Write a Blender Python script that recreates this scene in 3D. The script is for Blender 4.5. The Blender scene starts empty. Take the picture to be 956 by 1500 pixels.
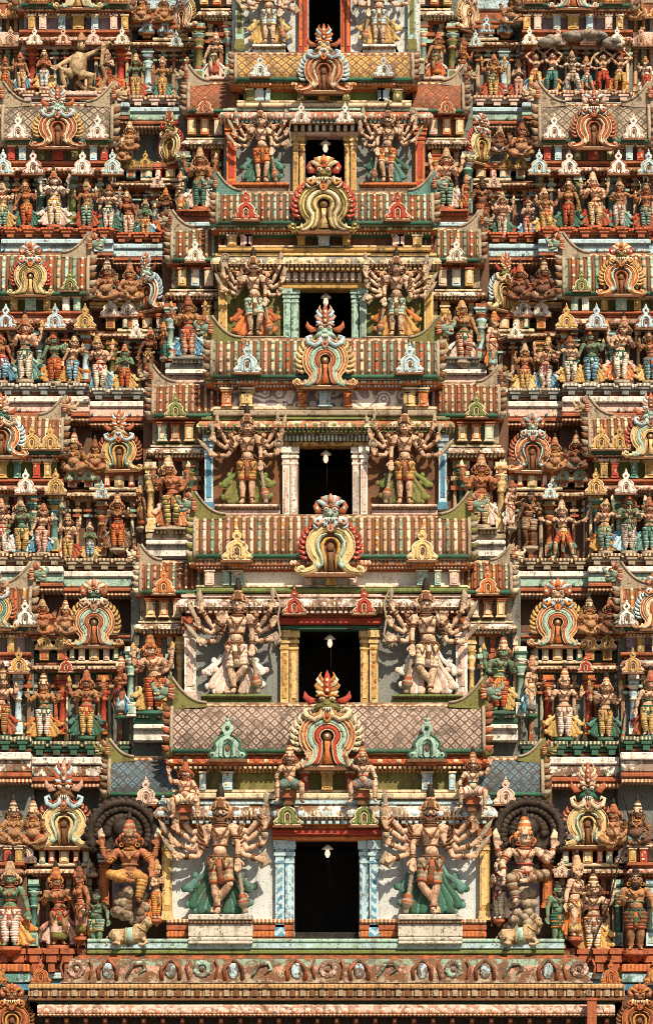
import bpy, math, random
from mathutils import Vector, Matrix
RND = random.Random(11)
PI = math.pi
C = bpy.context.scene.collection
# ------------------------------------------------------------------ survey frame
D, ZC, S, ZB, CX = 90.0, 6.0, 0.0165, 10.0, 477.0
def kf(Y): return (D + Y) / D
def WX(px, Y): return (px - CX) * S * kf(Y)
def WZ(py, Y): return ZC + ((1500 - py) * S + ZB - ZC) * kf(Y)
def PX(n, Y): return n * S * kf(Y)

# ------------------------------------------------------------------ materials
COL = dict(
    red=(.40, .05, .028), orange=(.56, .17, .045), rust=(.36, .10, .04), gold=(.50, .30, .09), yellow=(.66, .46, .20),
    cream=(.72, .57, .38), white=(.80, .74, .66), pink=(.60, .29, .21), rose=(.70, .49, .41), green=(.03, .115, .07),
    mint=(.33, .49, .41), olive=(.17, .16, .045), moss=(.15, .19, .05), blue=(.07, .23, .36), sky=(.44, .60, .66), teal=(.09, .22, .19),
    grey=(.20, .21, .20), brown=(.17, .072, .03), dark=(.022, .014, .010), stone=(.34, .27, .19), pale=(.56, .59, .59),
    flesh=(.66, .42, .28), tan=(.68, .47, .33), ruddy=(.40, .15, .075), umber=(.13, .062, .036), jade=(.13, .25, .15), ivory=(.74, .62, .50),
    bronze=(.38, .20, .10), soot=(.045, .035, .028), black=(.008, .007, .006), amber=(.46, .21, .055), ashrose=(.45, .32, .26), chalk=(.54, .50, .43), sand=(.48, .345, .20), dusty=(.47, .26, .18), sage=(.20, .29, .22), deepblue=(.10, .17, .22), ochre=(.55, .325, .19), slate=(.15, .165, .15), lilac=(.30, .24, .28), ground=(.25, .22, .18), granite=(.28, .25, .21))
_mats = {}
def M(spec, dirt=None):
    """spec: colour or colour|second|pattern"""
    key = (spec, dirt)
    if key in _mats: return _mats[key]
    a = spec.split('|')
    clean = a[0].endswith('!'); a[0] = a[0].rstrip('!'); skin = a[0].endswith('~'); a[0] = a[0].rstrip('~')
    if clean: dirt = .34
    c1 = COL[a[0]]; c2 = COL[a[1]] if len(a) > 1 else None; pat = a[2] if len(a) > 2 else None
    m = bpy.data.materials.new('paint ' + spec.replace('|', ' ')); m.use_nodes = True
    nt = m.node_tree; N = nt.nodes; L = nt.links
    b = N['Principled BSDF']; b.inputs['Roughness'].default_value = .62
    b.inputs['Specular IOR Level'].default_value = .22
    def node(t, **kw):
        n = N.new(t)
        for q, v in kw.items(): setattr(n, q, v)
        return n
    def math_(op, x, y=None, z=None):
        n = node('ShaderNodeMath', operation=op)
        for i, v in enumerate((x, y, z)):
            if v is None: continue
            if hasattr(v, 'links'): L.new(v, n.inputs[i])
            else: n.inputs[i].default_value = v
        return n.outputs[0]
    def mix(f, x, y):
        n = node('ShaderNodeMix', data_type='RGBA')
        for i, v in ((0, f), (6, x), (7, y)):
            if hasattr(v, 'links'): L.new(v, n.inputs[i])
            elif i == 0: n.inputs[0].default_value = v
            else: n.inputs[i].default_value = (*v, 1)
        return n.outputs[2]
    def ramp(f, lo, hi):
        n = node('ShaderNodeMapRange'); n.interpolation_type = 'SMOOTHSTEP'
        L.new(f, n.inputs[0]); n.inputs[1].default_value = lo; n.inputs[2].default_value = hi
        return n.outputs[0]
    geo = node('ShaderNodeNewGeometry'); pos = geo.outputs['Position']
    def noise(sc, det, rough=.6, vec=None):
        n = node('ShaderNodeTexNoise'); n.inputs['Scale'].default_value = sc
        n.inputs['Detail'].default_value = det; n.inputs['Roughness'].default_value = rough
        L.new(vec or pos, n.inputs['Vector']); return n.outputs[0]
    sep = node('ShaderNodeSeparateXYZ'); L.new(pos, sep.inputs[0]); X, Y_, Z = sep.outputs
    col = c1; bumpextra = None
    if pat:
        if pat == 'stripe': f = math_('GREATER_THAN', math_('FRACT', math_('MULTIPLY', X, 5.6)), .5)
        elif pat == 'fine': f = math_('GREATER_THAN', math_('FRACT', math_('MULTIPLY', X, 10.5)), .45)
        elif pat == 'zig':
            t = math_('ABSOLUTE', math_('SUBTRACT', math_('FRACT', math_('MULTIPLY', X, 4.2)), .5))
            f = math_('GREATER_THAN', math_('FRACT', math_('ADD', math_('MULTIPLY', Z, 4.5), t)), .5)
        elif pat == 'dots':
            v = node('ShaderNodeTexVoronoi'); v.inputs['Scale'].default_value = 7; L.new(pos, v.inputs['Vector'])
            f = ramp(v.outputs['Distance'], .42, .3)
        elif pat == 'scroll':
            w = node('ShaderNodeTexVoronoi'); w.feature = 'SMOOTH_F1'; w.inputs['Scale'].default_value = 3.1; L.new(pos, w.inputs['Vector'])
            f = ramp(math_('SINE', math_('MULTIPLY', w.outputs['Distance'], 26)), -.1, .2)
        elif pat == 'lattice':
            u = math_('ABSOLUTE', math_('SUBTRACT', math_('FRACT', math_('MULTIPLY', math_('ADD', X, math_('MULTIPLY', Z, 1.0)), 4.5)), .5))
            w = math_('ABSOLUTE', math_('SUBTRACT', math_('FRACT', math_('MULTIPLY', math_('SUBTRACT', X, math_('MULTIPLY', Z, 1.0)), 4.5)), .5))
            f0 = math_('LESS_THAN', math_('MINIMUM', u, w), .10)
            f0 = math_('MAXIMUM', f0, math_('MULTIPLY', ramp(noise(2.6, 7, .75), .50, .57), .75))
            f1 = math_('GREATER_THAN', math_('MINIMUM', u, w), .37)
            f = math_('MAXIMUM', f0, math_('MULTIPLY', f1, .7))
        elif pat == 'flake':
            f = ramp(noise(3.1, 7, .75), .46, .53)
        col = mix(f, c1, c2)
        bumpextra = f
    # broad fading, sun-bleach, grime streaks and chips
    n1 = noise(1.1, 3)
    col = mix(math_('MULTIPLY', ramp(n1, .35, .7), .35), col, tuple(x * .62 + .012 for x in c1))
    mp = node('ShaderNodeMapping'); mp.inputs['Scale'].default_value = (4.5, 4.5, .9); L.new(pos, mp.inputs['Vector'])
    st = noise(1.0, 5, .65, mp.outputs[0])
    dl = .55 if dirt is None else dirt
    col = mix(math_('MULTIPLY', ramp(st, .50, .66), dl), col, (.05, .031, .019))
    sp_ = noise(13, 6, .75)
    col = mix(math_('MULTIPLY', ramp(sp_, .56, .62), .62 if dirt is None else dirt), col, (.055, .032, .02))
    ch = noise(6.5, 6, .74); area = ramp(noise(.9, 2), .42, .6)
    q_ = .32 if clean else 1.0
    col = mix(math_('MULTIPLY', math_('MULTIPLY', ramp(ch, .55, .60), area), .8 * q_), col, (.065, .04, .026))
    col = mix(math_('MULTIPLY', ramp(ch, .37, .32), .22 * q_), col, (.56, .46, .36))
    # hairline painted contours and cracks
    ln = noise(5.5 if skin else 3.6, 2, .5)
    lf = ramp(math_('ABSOLUTE', math_('SUBTRACT', ln, .5)), .030 if skin else .012, .012 if skin else .004)
    col = mix(math_('MULTIPLY', lf, (.5 if skin else .4) * (q_ if clean else 1)), col, (.10, .05, .028))
    if skin:
        l2 = ramp(math_('ABSOLUTE', math_('SUBTRACT', noise(11, 1, .5), .47)), .035, .015)
        col = mix(math_('MULTIPLY', l2, .38), col, (.16, .07, .035))
    L.new(col, b.inputs['Base Color'])
    bp = node('ShaderNodeBump'); bp.inputs['Strength'].default_value = .55; bp.inputs['Distance'].default_value = .03
    h = noise(22, 4, .65)
    if bumpextra is not None: h = math_('ADD', h, math_('MULTIPLY', bumpextra, .5))
    L.new(h, bp.inputs['Height']); L.new(bp.outputs[0], b.inputs['Normal'])
    _mats[key] = m
    return m
def ML(*names): return [M(n) for n in names]

# ------------------------------------------------------------------ mesh builder
V = Vector
class MB:
    def __init__(s): s.v = []; s.f = []; s.m = []; s.s = []
    def add(s, vs, fs, m=0, sm=False):
        o = len(s.v); s.v.extend(tuple(p) for p in vs)
        for i, f in enumerate(fs):
            s.f.append([q + o for q in f]); s.m.append(m if isinstance(m, int) else m[i]); s.s.append(sm)
    def box(s, x0, x1, y0, y1, z0, z1, m=0):
        vs = [(x, y, z) for z in (z0, z1) for y in (y0, y1) for x in (x0, x1)]
        s.add(vs, [(0, 1, 5, 4), (1, 3, 7, 5), (3, 2, 6, 7), (2, 0, 4, 6), (4, 5, 7, 6), (2, 3, 1, 0)], m)
    def tube(s, pts, rad, n=8, m=0, flat=1.0, sm=True, ref=None, ms=None):
        pts = [V(p) for p in pts]; k = len(pts)
        if not hasattr(rad, '__len__'): rad = [rad] * k
        tg = []
        for i in range(k):
            t = pts[min(i + 1, k - 1)] - pts[max(i - 1, 0)]
            tg.append(t.normalized() if t.length > 1e-9 else V((0, 0, 1)))
        if ref is None:
            ref = V((0, 1, 0)) if max(abs(t.y) for t in tg) < .88 else V((1, 0, 0)) if max(abs(t.x) for t in tg) < .88 else V((.3, .2, .93))
        vs = []
        for i in range(k):
            t = tg[i]; sd = t.cross(ref).normalized(); bn = sd.cross(t).normalized()
            r = rad[i]; ra, rb = (r if hasattr(r, '__len__') else (r, r * flat))
            for j in range(n):
                a = 2 * PI * j / n
                vs.append(pts[i] + sd * (ra * math.cos(a)) + bn * (rb * math.sin(a)))
        fs = []; mm = []
        for i in range(k - 1):
            for j in range(n):
                fs.append((i * n + j, i * n + (j + 1) % n, (i + 1) * n + (j + 1) % n, (i + 1) * n + j)); mm.append(ms[i] if ms else m)
        fs.append(tuple(range(n - 1, -1, -1))); fs.append(tuple((k - 1) * n + j for j in range(n)))
        mm += [ms[0] if ms else m, ms[-1] if ms else m]
        s.add(vs, fs, mm, sm)
    def ell(s, c, r, n=10, q=7, m=0, rot=None):
        c = V(c); r = r if hasattr(r, '__len__') else (r, r, r)
        vs = []; fs = []
        for i in range(1, q):
            th = PI * i / q
            for j in range(n):
                a = 2 * PI * j / n
                p = V((r[0] * math.sin(th) * math.cos(a), r[1] * math.sin(th) * math.sin(a), r[2] * math.cos(th)))
                if rot: p = rot @ p
                vs.append(c + p)
        tp = V((0, 0, r[2])); bt = V((0, 0, -r[2]))
        if rot: tp = rot @ tp; bt = rot @ bt
        vs += [c + tp, c + bt]; T = len(vs) - 2
        for i in range(q - 2):
            for j in range(n):
                fs.append((i * n + j, (i + 1) * n + j, (i + 1) * n + (j + 1) % n, i * n + (j + 1) % n))
        for j in range(n):
            fs.append((T, j, (j + 1) % n)); fs.append((T + 1, (q - 2) * n + (j + 1) % n, (q - 2) * n + j))
        s.add(vs, fs, m, True)
    def lathe(s, c, prof, n=12, m=0, ms=None, sm=True, sy=1.0):
        vs = []; fs = []; mm = []
        for r, z in prof:
            for j in range(n):
                a = 2 * PI * (j + .5) / n
                vs.append((c[0] + r * math.cos(a), c[1] + r * math.sin(a) * sy, c[2] + z))
        for i in range(len(prof) - 1):
            for j in range(n):
                fs.append((i * n + j, i * n + (j + 1) % n, (i + 1) * n + (j + 1) % n, (i + 1) * n + j)); mm.append(ms[i] if ms else m)
        fs.append(tuple(range(n - 1, -1, -1))); fs.append(tuple((len(prof) - 1) * n + j for j in range(n)))
        mm += [ms[0] if ms else m, ms[-1] if ms else m]
        s.add(vs, fs, mm, sm)
    def prism(s, poly, y0, y1, m=0, inset=0.0, mside=None):
        """outline in x,z (counter-clockwise seen from the front), front at y0, back at y1"""
        k = len(poly)
        cx = sum(p[0] for p in poly) / k; cz = sum(p[1] for p in poly) / k
        fr = [(p[0] + (cx - p[0]) * inset, y0, p[1] + (cz - p[1]) * inset) for p in poly]
        mid = [(p[0], y0 + (y1 - y0) * .4, p[1]) for p in poly]
        bk = [(p[0], y1, p[1]) for p in poly]
        fs = [tuple(range(k)), tuple(range(3 * k - 1, 2 * k - 1, -1))]
        for i in range(k):
            j = (i + 1) % k
            fs.append((k + i, k + j, j, i)); fs.append((2 * k + i, 2 * k + j, k + j, k + i))
        ms = m if mside is None else mside
        s.add(fr + mid + bk, fs, [m, m] + [ms] * (2 * k))
    def mold(s, x0, x1, yw, prof, ms, back=1.0):
        """a moulding profile (projection, z) run along a wall face with mitred returns"""
        vs = []
        for d, z in prof:
            vs += [(x0 - d, yw + back, z), (x0 - d, yw - d, z), (x1 + d, yw - d, z), (x1 + d, yw + back, z)]
        fs = []; mm = []
        for i in range(len(prof) - 1):
            for j in range(3):
                fs.append((i * 4 + j, i * 4 + j + 1, i * 4 + j + 5, i * 4 + j + 4)); mm.append(ms[i % len(ms)])
        s.add(vs, fs, mm)
    def merge(s, o, off=(0, 0, 0), sc=1.0):
        b = len(s.v); s.v.extend((p[0] * sc + off[0], p[1] * sc + off[1], p[2] * sc + off[2]) for p in o.v)
        s.f.extend([q + b for q in f] for f in o.f); s.m.extend(o.m); s.s.extend(o.s)
    def mesh(s, name, mats, flip=False):
        me = bpy.data.meshes.new(name)
        v = s.v; f = s.f
        if flip: v = [(-p[0], p[1], p[2]) for p in v]; f = [q[::-1] for q in f]
        me.from_pydata(v, [], f)
        me.polygons.foreach_set('material_index', s.m); me.polygons.foreach_set('use_smooth', s.s)
        for m in mats: me.materials.append(m)
        me.update(); return me
    def build(s, name, mats, parent=None):
        o = bpy.data.objects.new(name, s.mesh(name, mats)); C.objects.link(o)
        if parent is not None: o.parent = parent
        return o
def empty(name, loc=(0, 0, 0), rz=0.0, sc=1.0, label=None, cat=None, group=None):
    o = bpy.data.objects.new(name, None); C.objects.link(o); o.empty_display_size = .3
    o.location = loc; o.rotation_euler = (0, 0, rz); o.scale = (sc, sc, sc)
    if label: o['label'] = label; o['category'] = cat
    if group: o['group'] = group
    return o
def put(mesh, name, parent, mats, loc=(0, 0, 0), rz=0.0, sc=(1, 1, 1)):
    """one more object on shared mesh data, painted in its own colours"""
    o = bpy.data.objects.new(name, mesh); C.objects.link(o); o.parent = parent
    o.location = loc; o.rotation_euler = (0, 0, rz); o.scale = sc if hasattr(sc, '__len__') else (sc, sc, sc)
    for i, m in enumerate(mats):
        if i < len(o.material_slots):
            o.material_slots[i].link = 'OBJECT'; o.material_slots[i].material = M(m) if isinstance(m, str) else m
    return o
def remesh(mb, vox, name):
    o = mb.build(name, [M('flesh')])
    md = o.modifiers.new('r', 'REMESH'); md.mode = 'VOXEL'; md.voxel_size = vox; md.use_smooth_shade = True
    sm = o.modifiers.new('s', 'SMOOTH'); sm.factor = .5; sm.iterations = 2
    dg = bpy.context.evaluated_depsgraph_get()
    me = bpy.data.meshes.new_from_object(o.evaluated_get(dg), depsgraph=dg)
    me.name = name; old = o.data; bpy.data.objects.remove(o); bpy.data.meshes.remove(old)
    me.materials.clear(); me.materials.append(M('flesh'))
    return me
# ------------------------------------------------------------------ carved figures (unit height: soles 0, top of skull 1)
def hand(mb, w, d, r=1.0, curl=.35):
    """palm, four unequal fingers with a knuckle bend, thumb off the side of the palm"""
    w = V(w); d = V(d).normalized()
    sd = d.cross(V((0, 1, 0)))
    sd = sd.normalized() if sd.length > .2 else V((1, 0, 0))
    nrm = sd.cross(d).normalized()
    if nrm.y > 0: nrm = -nrm
    mb.tube([w - d * .012, w + d * .015 * r, w + d * .045 * r, w + d * .058 * r], [.016 * r, (.026 * r, .015 * r), (.029 * r, .015 * r), (.022 * r, .011 * r)], 8, ref=nrm)
    for i, ln in enumerate((.040, .048, .045, .034)):
        b = w + d * .052 * r + sd * (i - 1.5) * .0155 * r
        k = b + d * ln * .55 * r + nrm * .006 * r
        t = k + (d * (1 - curl) + nrm * curl).normalized() * ln * .6 * r
        mb.tube([b, k, t], [.0088 * r, .0085 * r, .0065 * r], 6)
    tb = w + d * .016 * r + sd * .020 * r
    mb.tube([tb, tb + sd * .022 * r + d * .018 * r, tb + sd * .026 * r + d * .042 * r + nrm * .008 * r], [.011 * r, .010 * r, .007 * r], 6)
def ring(mb, c, axis, r, tr, m=0, flat=.8, n=14):
    axis = V(axis).normalized(); a = axis.orthogonal().normalized(); b = axis.cross(a)
    if abs(axis.z) > .9: a = V((1, 0, 0)); b = V((0, 1, 0)) * flat
    c = V(c); vs = []; fs = []
    for i in range(n):
        th = 2 * PI * i / n; o = a * math.cos(th) + b * math.sin(th)
        for j in range(4):
            ph = 2 * PI * j / 4
            vs.append(c + o * (r + tr * math.cos(ph)) + axis * (tr * math.sin(ph)))
    for i in range(n):
        for j in range(4):
            fs.append((i * 4 + j, ((i + 1) % n) * 4 + j, ((i + 1) % n) * 4 + (j + 1) % 4, i * 4 + (j + 1) % 4))
    mb.add(vs, fs, m, True)
def lerp(a, b, t): return V(a) * (1 - t) + V(b) * t

def figure(sp, vox=.0095):
    B = MB(); G = MB(); SA = MB(); J = MB(); JN = MB(); JB = MB(); F = MB(); K = MB(); EM = {}; E = None
    hx, cx, nx = sp.get('hx', 0), sp.get('cx', 0), sp.get('nx', 0); dz = sp.get('dz', 0)      # dz lowers the hips (crouch, seat)
    fem = sp.get('fem'); fat = sp.get('fat', 0); hz = .5 + dz
    def z(q): return q + dz
    wst = .060 if fem else .070; bw = sp.get('bw', 1.0); lw = sp.get('lw', 1.0)
    B.tube([(hx, .0, z(.455)), (hx, 0, z(.50)), (hx * .8, 0, z(.55)), ((hx + cx) / 2, 0, z(.61)), (cx, 0, z(.68)), (cx, 0, z(.745)), (cx, 0, z(.79)), (nx, 0, z(.825)), (nx, -.005, z(.87))],
           [(.075 * bw, .06), (.097 * bw, .072), (.088 * bw, .066), ((wst + fat * .06) * bw, .052 + fat * .05), ((.092 + fat * .03) * bw, .064), (.112 * bw, .07), (.10 * bw, .058), (.052 * bw, .044), (.040, .040)], 12)
    for q in (-1, 1):
        B.ell((cx + q * .135 * bw, 0, z(.778)), (.05 * bw, .046, .045))
        if fem: B.ell((cx + q * .052, -.066, z(.715)), (.043, .042, .043))
        else: B.ell((cx + q * .05 * bw, -.048, z(.735)), (.054 * bw, .034, .042))
    B.ell((hx * .5 + cx * .5, -.036 - fat * .05, z(.575)), (.052 + fat * .07, .036 + fat * .06, .045 + fat * .05))
    hd = V((nx + sp.get('tilt', 0), -.012, z(.925)))
    k_ = sp.get('hs', 1.04); yw = Matrix.Rotation(sp.get('yaw', 0), 3, 'Z'); hv = lambda x, y, q: hd + yw @ V((x, y, q)) * k_
    m_ = lambda *r: tuple(q * k_ for q in r)
    B.ell(hd, m_(.066, .070, .080), 14, 10); B.ell(hv(0, -.022, -.040), m_(.048, .048, .040))
    B.tube([hv(0, -.064, .018), hv(0, -.082, -.010), hv(0, -.072, -.018)], m_(.008, .014, .011), 6)
    B.tube([hv(-.03, -.062, -.042), hv(0, -.072, -.040), hv(.03, -.062, -.042)], m_(.005, .008, .005), 6)
    B.tube([hv(-.05, -.05, .026), hv(0, -.066, .026), hv(.05, -.05, .026)], m_(.007, .009, .007), 6)
    for q in (-1, 1):
        B.ell(hv(q * .070, .0, -.012), m_(.011, .018, .03)); ring(J, hv(q * .078, -.01, -.06), (0, 1, 0), .02 * k_, .008)
        F.ell(hv(q * .027, -.063, .006), m_(.017, .010, .010), 8, 6, 0); F.ell(hv(q * .027, -.071, .006), m_(.0085, .006, .008), 6, 5, 1)
        F.tube([hv(q * .008, -.069, .026), hv(q * .028, -.071, .035), hv(q * .054, -.053, .026)], .0055, 4, 1)
        if sp.get('mous'): F.tube([hv(q * .004, -.076, -.026), hv(q * .03, -.074, -.034), hv(q * .055, -.060, -.024), hv(q * .075, -.045, -.006)], [.011, .012, .009, .003], 5, 1)
    F.ell(hv(0, -.068, -.044), m_(.022, .010, .008), 8, 5, 2)
    if sp.get('beard'): F.ell(hv(0, -.045, -.085), m_(.05, .035, .06), 8, 6, 1)
    # head-dress
    if sp.get('crown', 1):
        c = hv(0, .008, 0); kz = sp.get('kz', 1.0); wz = sp.get('wz', .98)
        K.lathe(c, [(r * k_ * wz, (.018 + (q - .018) * kz) * k_) for r, q in [(.072, .018), (.084, .03), (.084, .055), (.074, .06), (.078, .085), (.070, .10), (.074, .12), (.062, .145), (.064, .16), (.048, .19), (.05, .20), (.030, .235)]], 12,
                ms=[1, 0, 1, 0, 0, 1, 0, 0, 1, 0, 0])
        zt = (.018 + .217 * kz) * k_ - .012; kt = sp.get('kt', .8)
        K.lathe(c, [(r * kt, zt + q * kt) for r, q in [(.034, 0), (.046, .018), (.040, .04), (.044, .052), (.034, .075), (.036, .088), (.024, .11), (.020, .13), (.003, .145)]], 8, m=2)
        K.prism([(-.035 + c.x, c.z + .03), (.035 + c.x, c.z + .03), (.032 + c.x, c.z + .09), (c.x, c.z + .135), (-.032 + c.x, c.z + .09)], c.y - .106 * k_, c.y - .05, 1, .3)
        for i in range(7):
            a = PI * i / 6; K.ell(c + V((.076 * math.cos(a), -.078 * math.sin(a), .058)) * k_, m_(.013, .012, .022), 6, 5, i % 2)
        for q in (-1, 1):
            K.ell(hv(q * .092, .018, .022), m_(.022, .025, .045), 8, 6, 0)
            K.tube([hv(q * .07, .048, .06), hv(q * .105, .048, -.02), hv(q * .11, .043, -.09), hv(q * .09, .038, -.13)], m_(.018, .026, .022, .006), 6, 2)
    else:
        K.ell(hv(0, .012, .028), m_(.071, .072, .068), 12, 8, 2)
        K.ell(hv(.0, .02, .10), m_(.045, .045, .038), 10, 7, 2)
    if sp.get('halo'):
        hw = sp.get('hw', 1.0)
        for q in (-1, 1):
            ring(K, hv(q * .088 * hw, .04, -.02), (0, 1, 0), .047 * k_ * hw, .014, 0, n=14); K.ell(hv(q * .088 * hw, .042, -.02), m_(.040 * hw, .010, .044 * hw), 10, 6, 1)
            K.ell(hv(q * .088 * hw, .02, -.02), m_(.02, .02, .03), 8, 6, 2)
    # legs, leggings
    for (hip, kn, an, toe) in sp['legs']:
        hip, kn, an, toe = V(hip), V(kn), V(an), V(toe)
        fr = (1 + fat * .35) * lw
        B.tube([hip + V((0, 0, .02)), lerp(hip, kn, .25), lerp(hip, kn, .6), kn, lerp(kn, an, .3), lerp(kn, an, .7), an], [x * fr for x in (.066, .071, .057, .044, .047, .033, .027)], 10)
        B.tube([an + V((0, .02, -.01)), lerp(an, toe, .5) + V((0, 0, -.006)), toe], [.026, (.030, .019), (.026, .011)], 8)
        for i in range(4):
            sdv = (toe - an).cross(V((0, 0, 1)));  sdv = sdv.normalized() if sdv.length > 1e-3 else V((1, 0, 0))
            B.ell(toe + sdv * (i - 1.5) * .013, (.008, .012, .008), 6, 5)
        gm = sp.get('gar', 'rings')
        if gm in ('rings', 'shorts'):
            pts = []; rr = []; mm = []
            path = [(hip + V((0, 0, .03)), .083), (lerp(hip, kn, .3), .079), (lerp(hip, kn, .7), .063), (kn, .056), (lerp(kn, an, .35), .056), (lerp(kn, an, .75), .043), (lerp(kn, an, .93), .038)]
            if gm == 'shorts': path = path[:3] + [(lerp(hip, kn, .92), .064)]
            nr = 13 if gm == 'rings' else 5; tot = len(path) - 1; sub = 4
            for i in range(nr * sub + 1):
                u = i / (nr * sub) * tot; a = min(int(u), tot - 1); t = u - a
                p = lerp(path[a][0], path[a + 1][0], t); r0 = path[a][1] * (1 - t) + path[a + 1][1] * t
                ph = i % sub
                pts.append(p); rr.append(r0 * fr * (1.05 if ph in (1, 2) else .90 if ph == 0 else 1.0)); mm.append(1 if (i // sub) % 2 and gm == 'rings' and sp.get('two', 1) else 0)
            if gm == 'shorts': mm[-5:] = [1] * 5; mm[-14:-12] = [1] * 2
            G.tube(pts, rr, 10, ms=mm[:len(pts) - 1])
        ring(J, lerp(kn, an, .86), (an - kn), .036, .010)
    lg = sp['legs']; h0, h1 = V(lg[0][0]), V(lg[1][0])
    if sp.get('gar') == 'skirt':
        kz = (V(lg[0][2]) + V(lg[1][2])) / 2
        pr = []
        for i in range(9):
            t = i / 8; c = lerp((hx, 0, hz + .02), (kz.x, .01, kz.z + .02), t); pr.append((c, (.098 + .03 * math.sin(t * 2.2) - .012 * t, .075 + .015 * t)))
        G.tube([p for p, r in pr], [r for p, r in pr], 14, ms=[0, 0, 1, 0, 0, 0, 1, 1])
    G.tube([(hx, 0, z(.535)), (hx, 0, z(.515)), (hx, 0, z(.47)), (hx, -.005, z(.43))], [(.094 * bw, .074), (.106 * bw, .084), (.110 * (.4 + .6 * bw), .084), (.095 * (.4 + .6 * bw), .075)], 14, ms=[2, 0, 0])
    if not sp.get('seat'):
        mid = (V(lg[0][1]) + V(lg[1][1])) / 2
        G.tube([(hx, -.078, z(.50)), (hx, -.088, z(.43)), (mid.x * .5 + hx * .5, -.085, z(.35)), (mid.x * .6 + hx * .4, -.07, z(.27))], [(.022, .014), (.03, .016), (.026, .014), (.036, .008)], 8, ms=[1, 2, 1], ref=V((0, 1, 0)))
        for q in (-1, 1):     # looped swags across the thighs
            G.tube([(hx + q * .03, -.088, z(.505)), (hx + q * .065, -.098, z(.41)), (hx + q * .10, -.07, z(.46)), (hx + q * .112, -.02, z(.51))], .011, 5, 2)
    # jewellery
    for zz, r, tr in ((.832, .050, .010), (.808, .066, .009)): ring(JN, (nx * .6 + cx * .4, -.012, z(zz)), (0, 0, 1), r, tr, flat=.85)
    JN.tube([(cx - .075, -.045, z(.80)), (cx - .045, -.085, z(.745)), (cx, -.098, z(.70)), (cx + .045, -.085, z(.745)), (cx + .075, -.045, z(.80))], .010, 5)
    JN.ell((cx, -.094, z(.70)), (.022, .012, .026), 8, 6)
    ring(JB, ((hx + cx) / 2, -.004, z(.625)), (0, 0, 1), (wst + fat * .06) * bw + .012, .012, flat=.85)
    ring(JB, (hx, -.004, z(.525)), (0, 0, 1), .104 * (.5 + .5 * bw), .014, flat=.80)
    for i in range(7):
        a = PI * (i / 6); JB.ell((hx + .108 * math.cos(a), -.083 * math.sin(a) - .004, z(.505)), (.012, .012, .016), 6, 5)
    # arms
    for A in sp['arms']:
        q = A['q']; sh = V((cx + q * .135 * bw, A.get('sy', 0), z(A.get('sz', .785)))); el = V(A['el']); wr = V(A['wr']); hdv = V(A.get('hd', (0, 0, 1)))
        if 'abs' not in A: el.z += dz; wr.z += dz
        B.tube([sh - V((q * .03, 0, 0)), sh, lerp(sh, el, .4), el, lerp(el, wr, .3), wr], [.046, .046, .044, .036, .038, .024] if not sp.get('scrolls') else [.040, .038, .034, .027, .029, .019], 9)
        hand(B, wr, hdv, A.get('hs', 1.25), A.get('curl', .4))
        ax = (el - sh); ring(J, lerp(sh, el, .5), ax, .045, .011); ring(J, lerp(sh, el, .66), ax, .041, .008)
        ax = (wr - el); ring(J, lerp(el, wr, .86), ax, .028, .009); ring(J, lerp(el, wr, .72), ax, .031, .007)
        it = A.get('it'); E = EM.setdefault({'bud': 'lotus_bud', 'disc': 'disc_emblem', 'flame': 'flame_emblem'}.get(it, it) + ('' if it not in ('sword', 'ladle') else '%d' % len(EM)), MB()) if it else None; hc = wr + hdv.normalized() * .07
        if it == 'bud':
            E.tube([hc - V((0, 0, .03)), hc + V((0, 0, .03)), hc + V((0, 0, .07)), hc + V((0, 0, .11))], [.010, .026, .024, .003], 7)
        elif it == 'disc':
            E.lathe(hc + V((0, 0, .045)), [(.004, -.02), (.05, -.012)], 4); ring(E, hc + V((0, 0, .06)), (0, 1, 0), .045, .016); E.ell(hc + V((0, 0, .06)), (.03, .012, .03), 8, 6)
        elif it == 'flame':
            E.tube([hc, hc + V((0, 0, .05)), hc + V((q * .012, 0, .10)), hc + V((0, 0, .15))], [.012, (.04, .02), (.03, .016), .003], 8, ref=V((0, 1, 0)))
        elif it == 'sword':
            dv = V(A.get('iv', (q * .3, 0, .9))).normalized()
            E.tube([hc - dv * .06, hc, hc + dv * .02, hc + dv * .15, hc + dv * .24], [.010, .010, (.022, .008), (.030, .008), .002], 6, ref=V((0, 1, 0)))
        elif it == 'ladle':
            dv = V(A.get('iv', (q * .1, 0, 1))).normalized()
            E.tube([hc - dv * .07, hc + dv * .03, hc + dv * .05, hc + dv * .11, hc + dv * .15], [.009, .009, (.02, .01), (.030, .012), (.010, .008)], 8, ref=V((0, 1, 0)))
        elif it == 'cup':
            E.lathe(hc + V((0, -.01, -.02)), [(.012, -.01), (.03, .02), (.034, .05), (.026, .05), (.01, .02)], 10)
        elif it == 'shield':
            r_ = Matrix.Rotation(q * -.5, 3, 'Y'); m4 = [(-.062, -.062), (.062, -.062), (.062, .062), (-.062, .062)]
            pl = [(hc.x + (r_ @ V((a, 0, b))).x, hc.z + (r_ @ V((a, 0, b))).z) for a, b in m4]
            E.prism(pl, hc.y + .02, hc.y + .045, 0, .18)
        elif it == 'club':
            p0 = wr + hdv.normalized() * .06; p0 = V((p0.x, p0.y + .01, p0.z)); fx = A.get('fx', p0.x + q * .03)
            L_ = p0.z - .0
            pts = [lerp(p0, (fx, -.03, .005), t / 22) for t in range(23)]
            rad = []
            for i in range(23):
                t = i / 22
                r = .017 + (.006 if i % 2 else 0) if t < .55 else (.026 if t < .62 else .046 if t < .68 else .036 if t < .72 else .06 if t < .80 else .056 if t < .86 else .034 if t < .9 else .028)
                rad.append(r)
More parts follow.
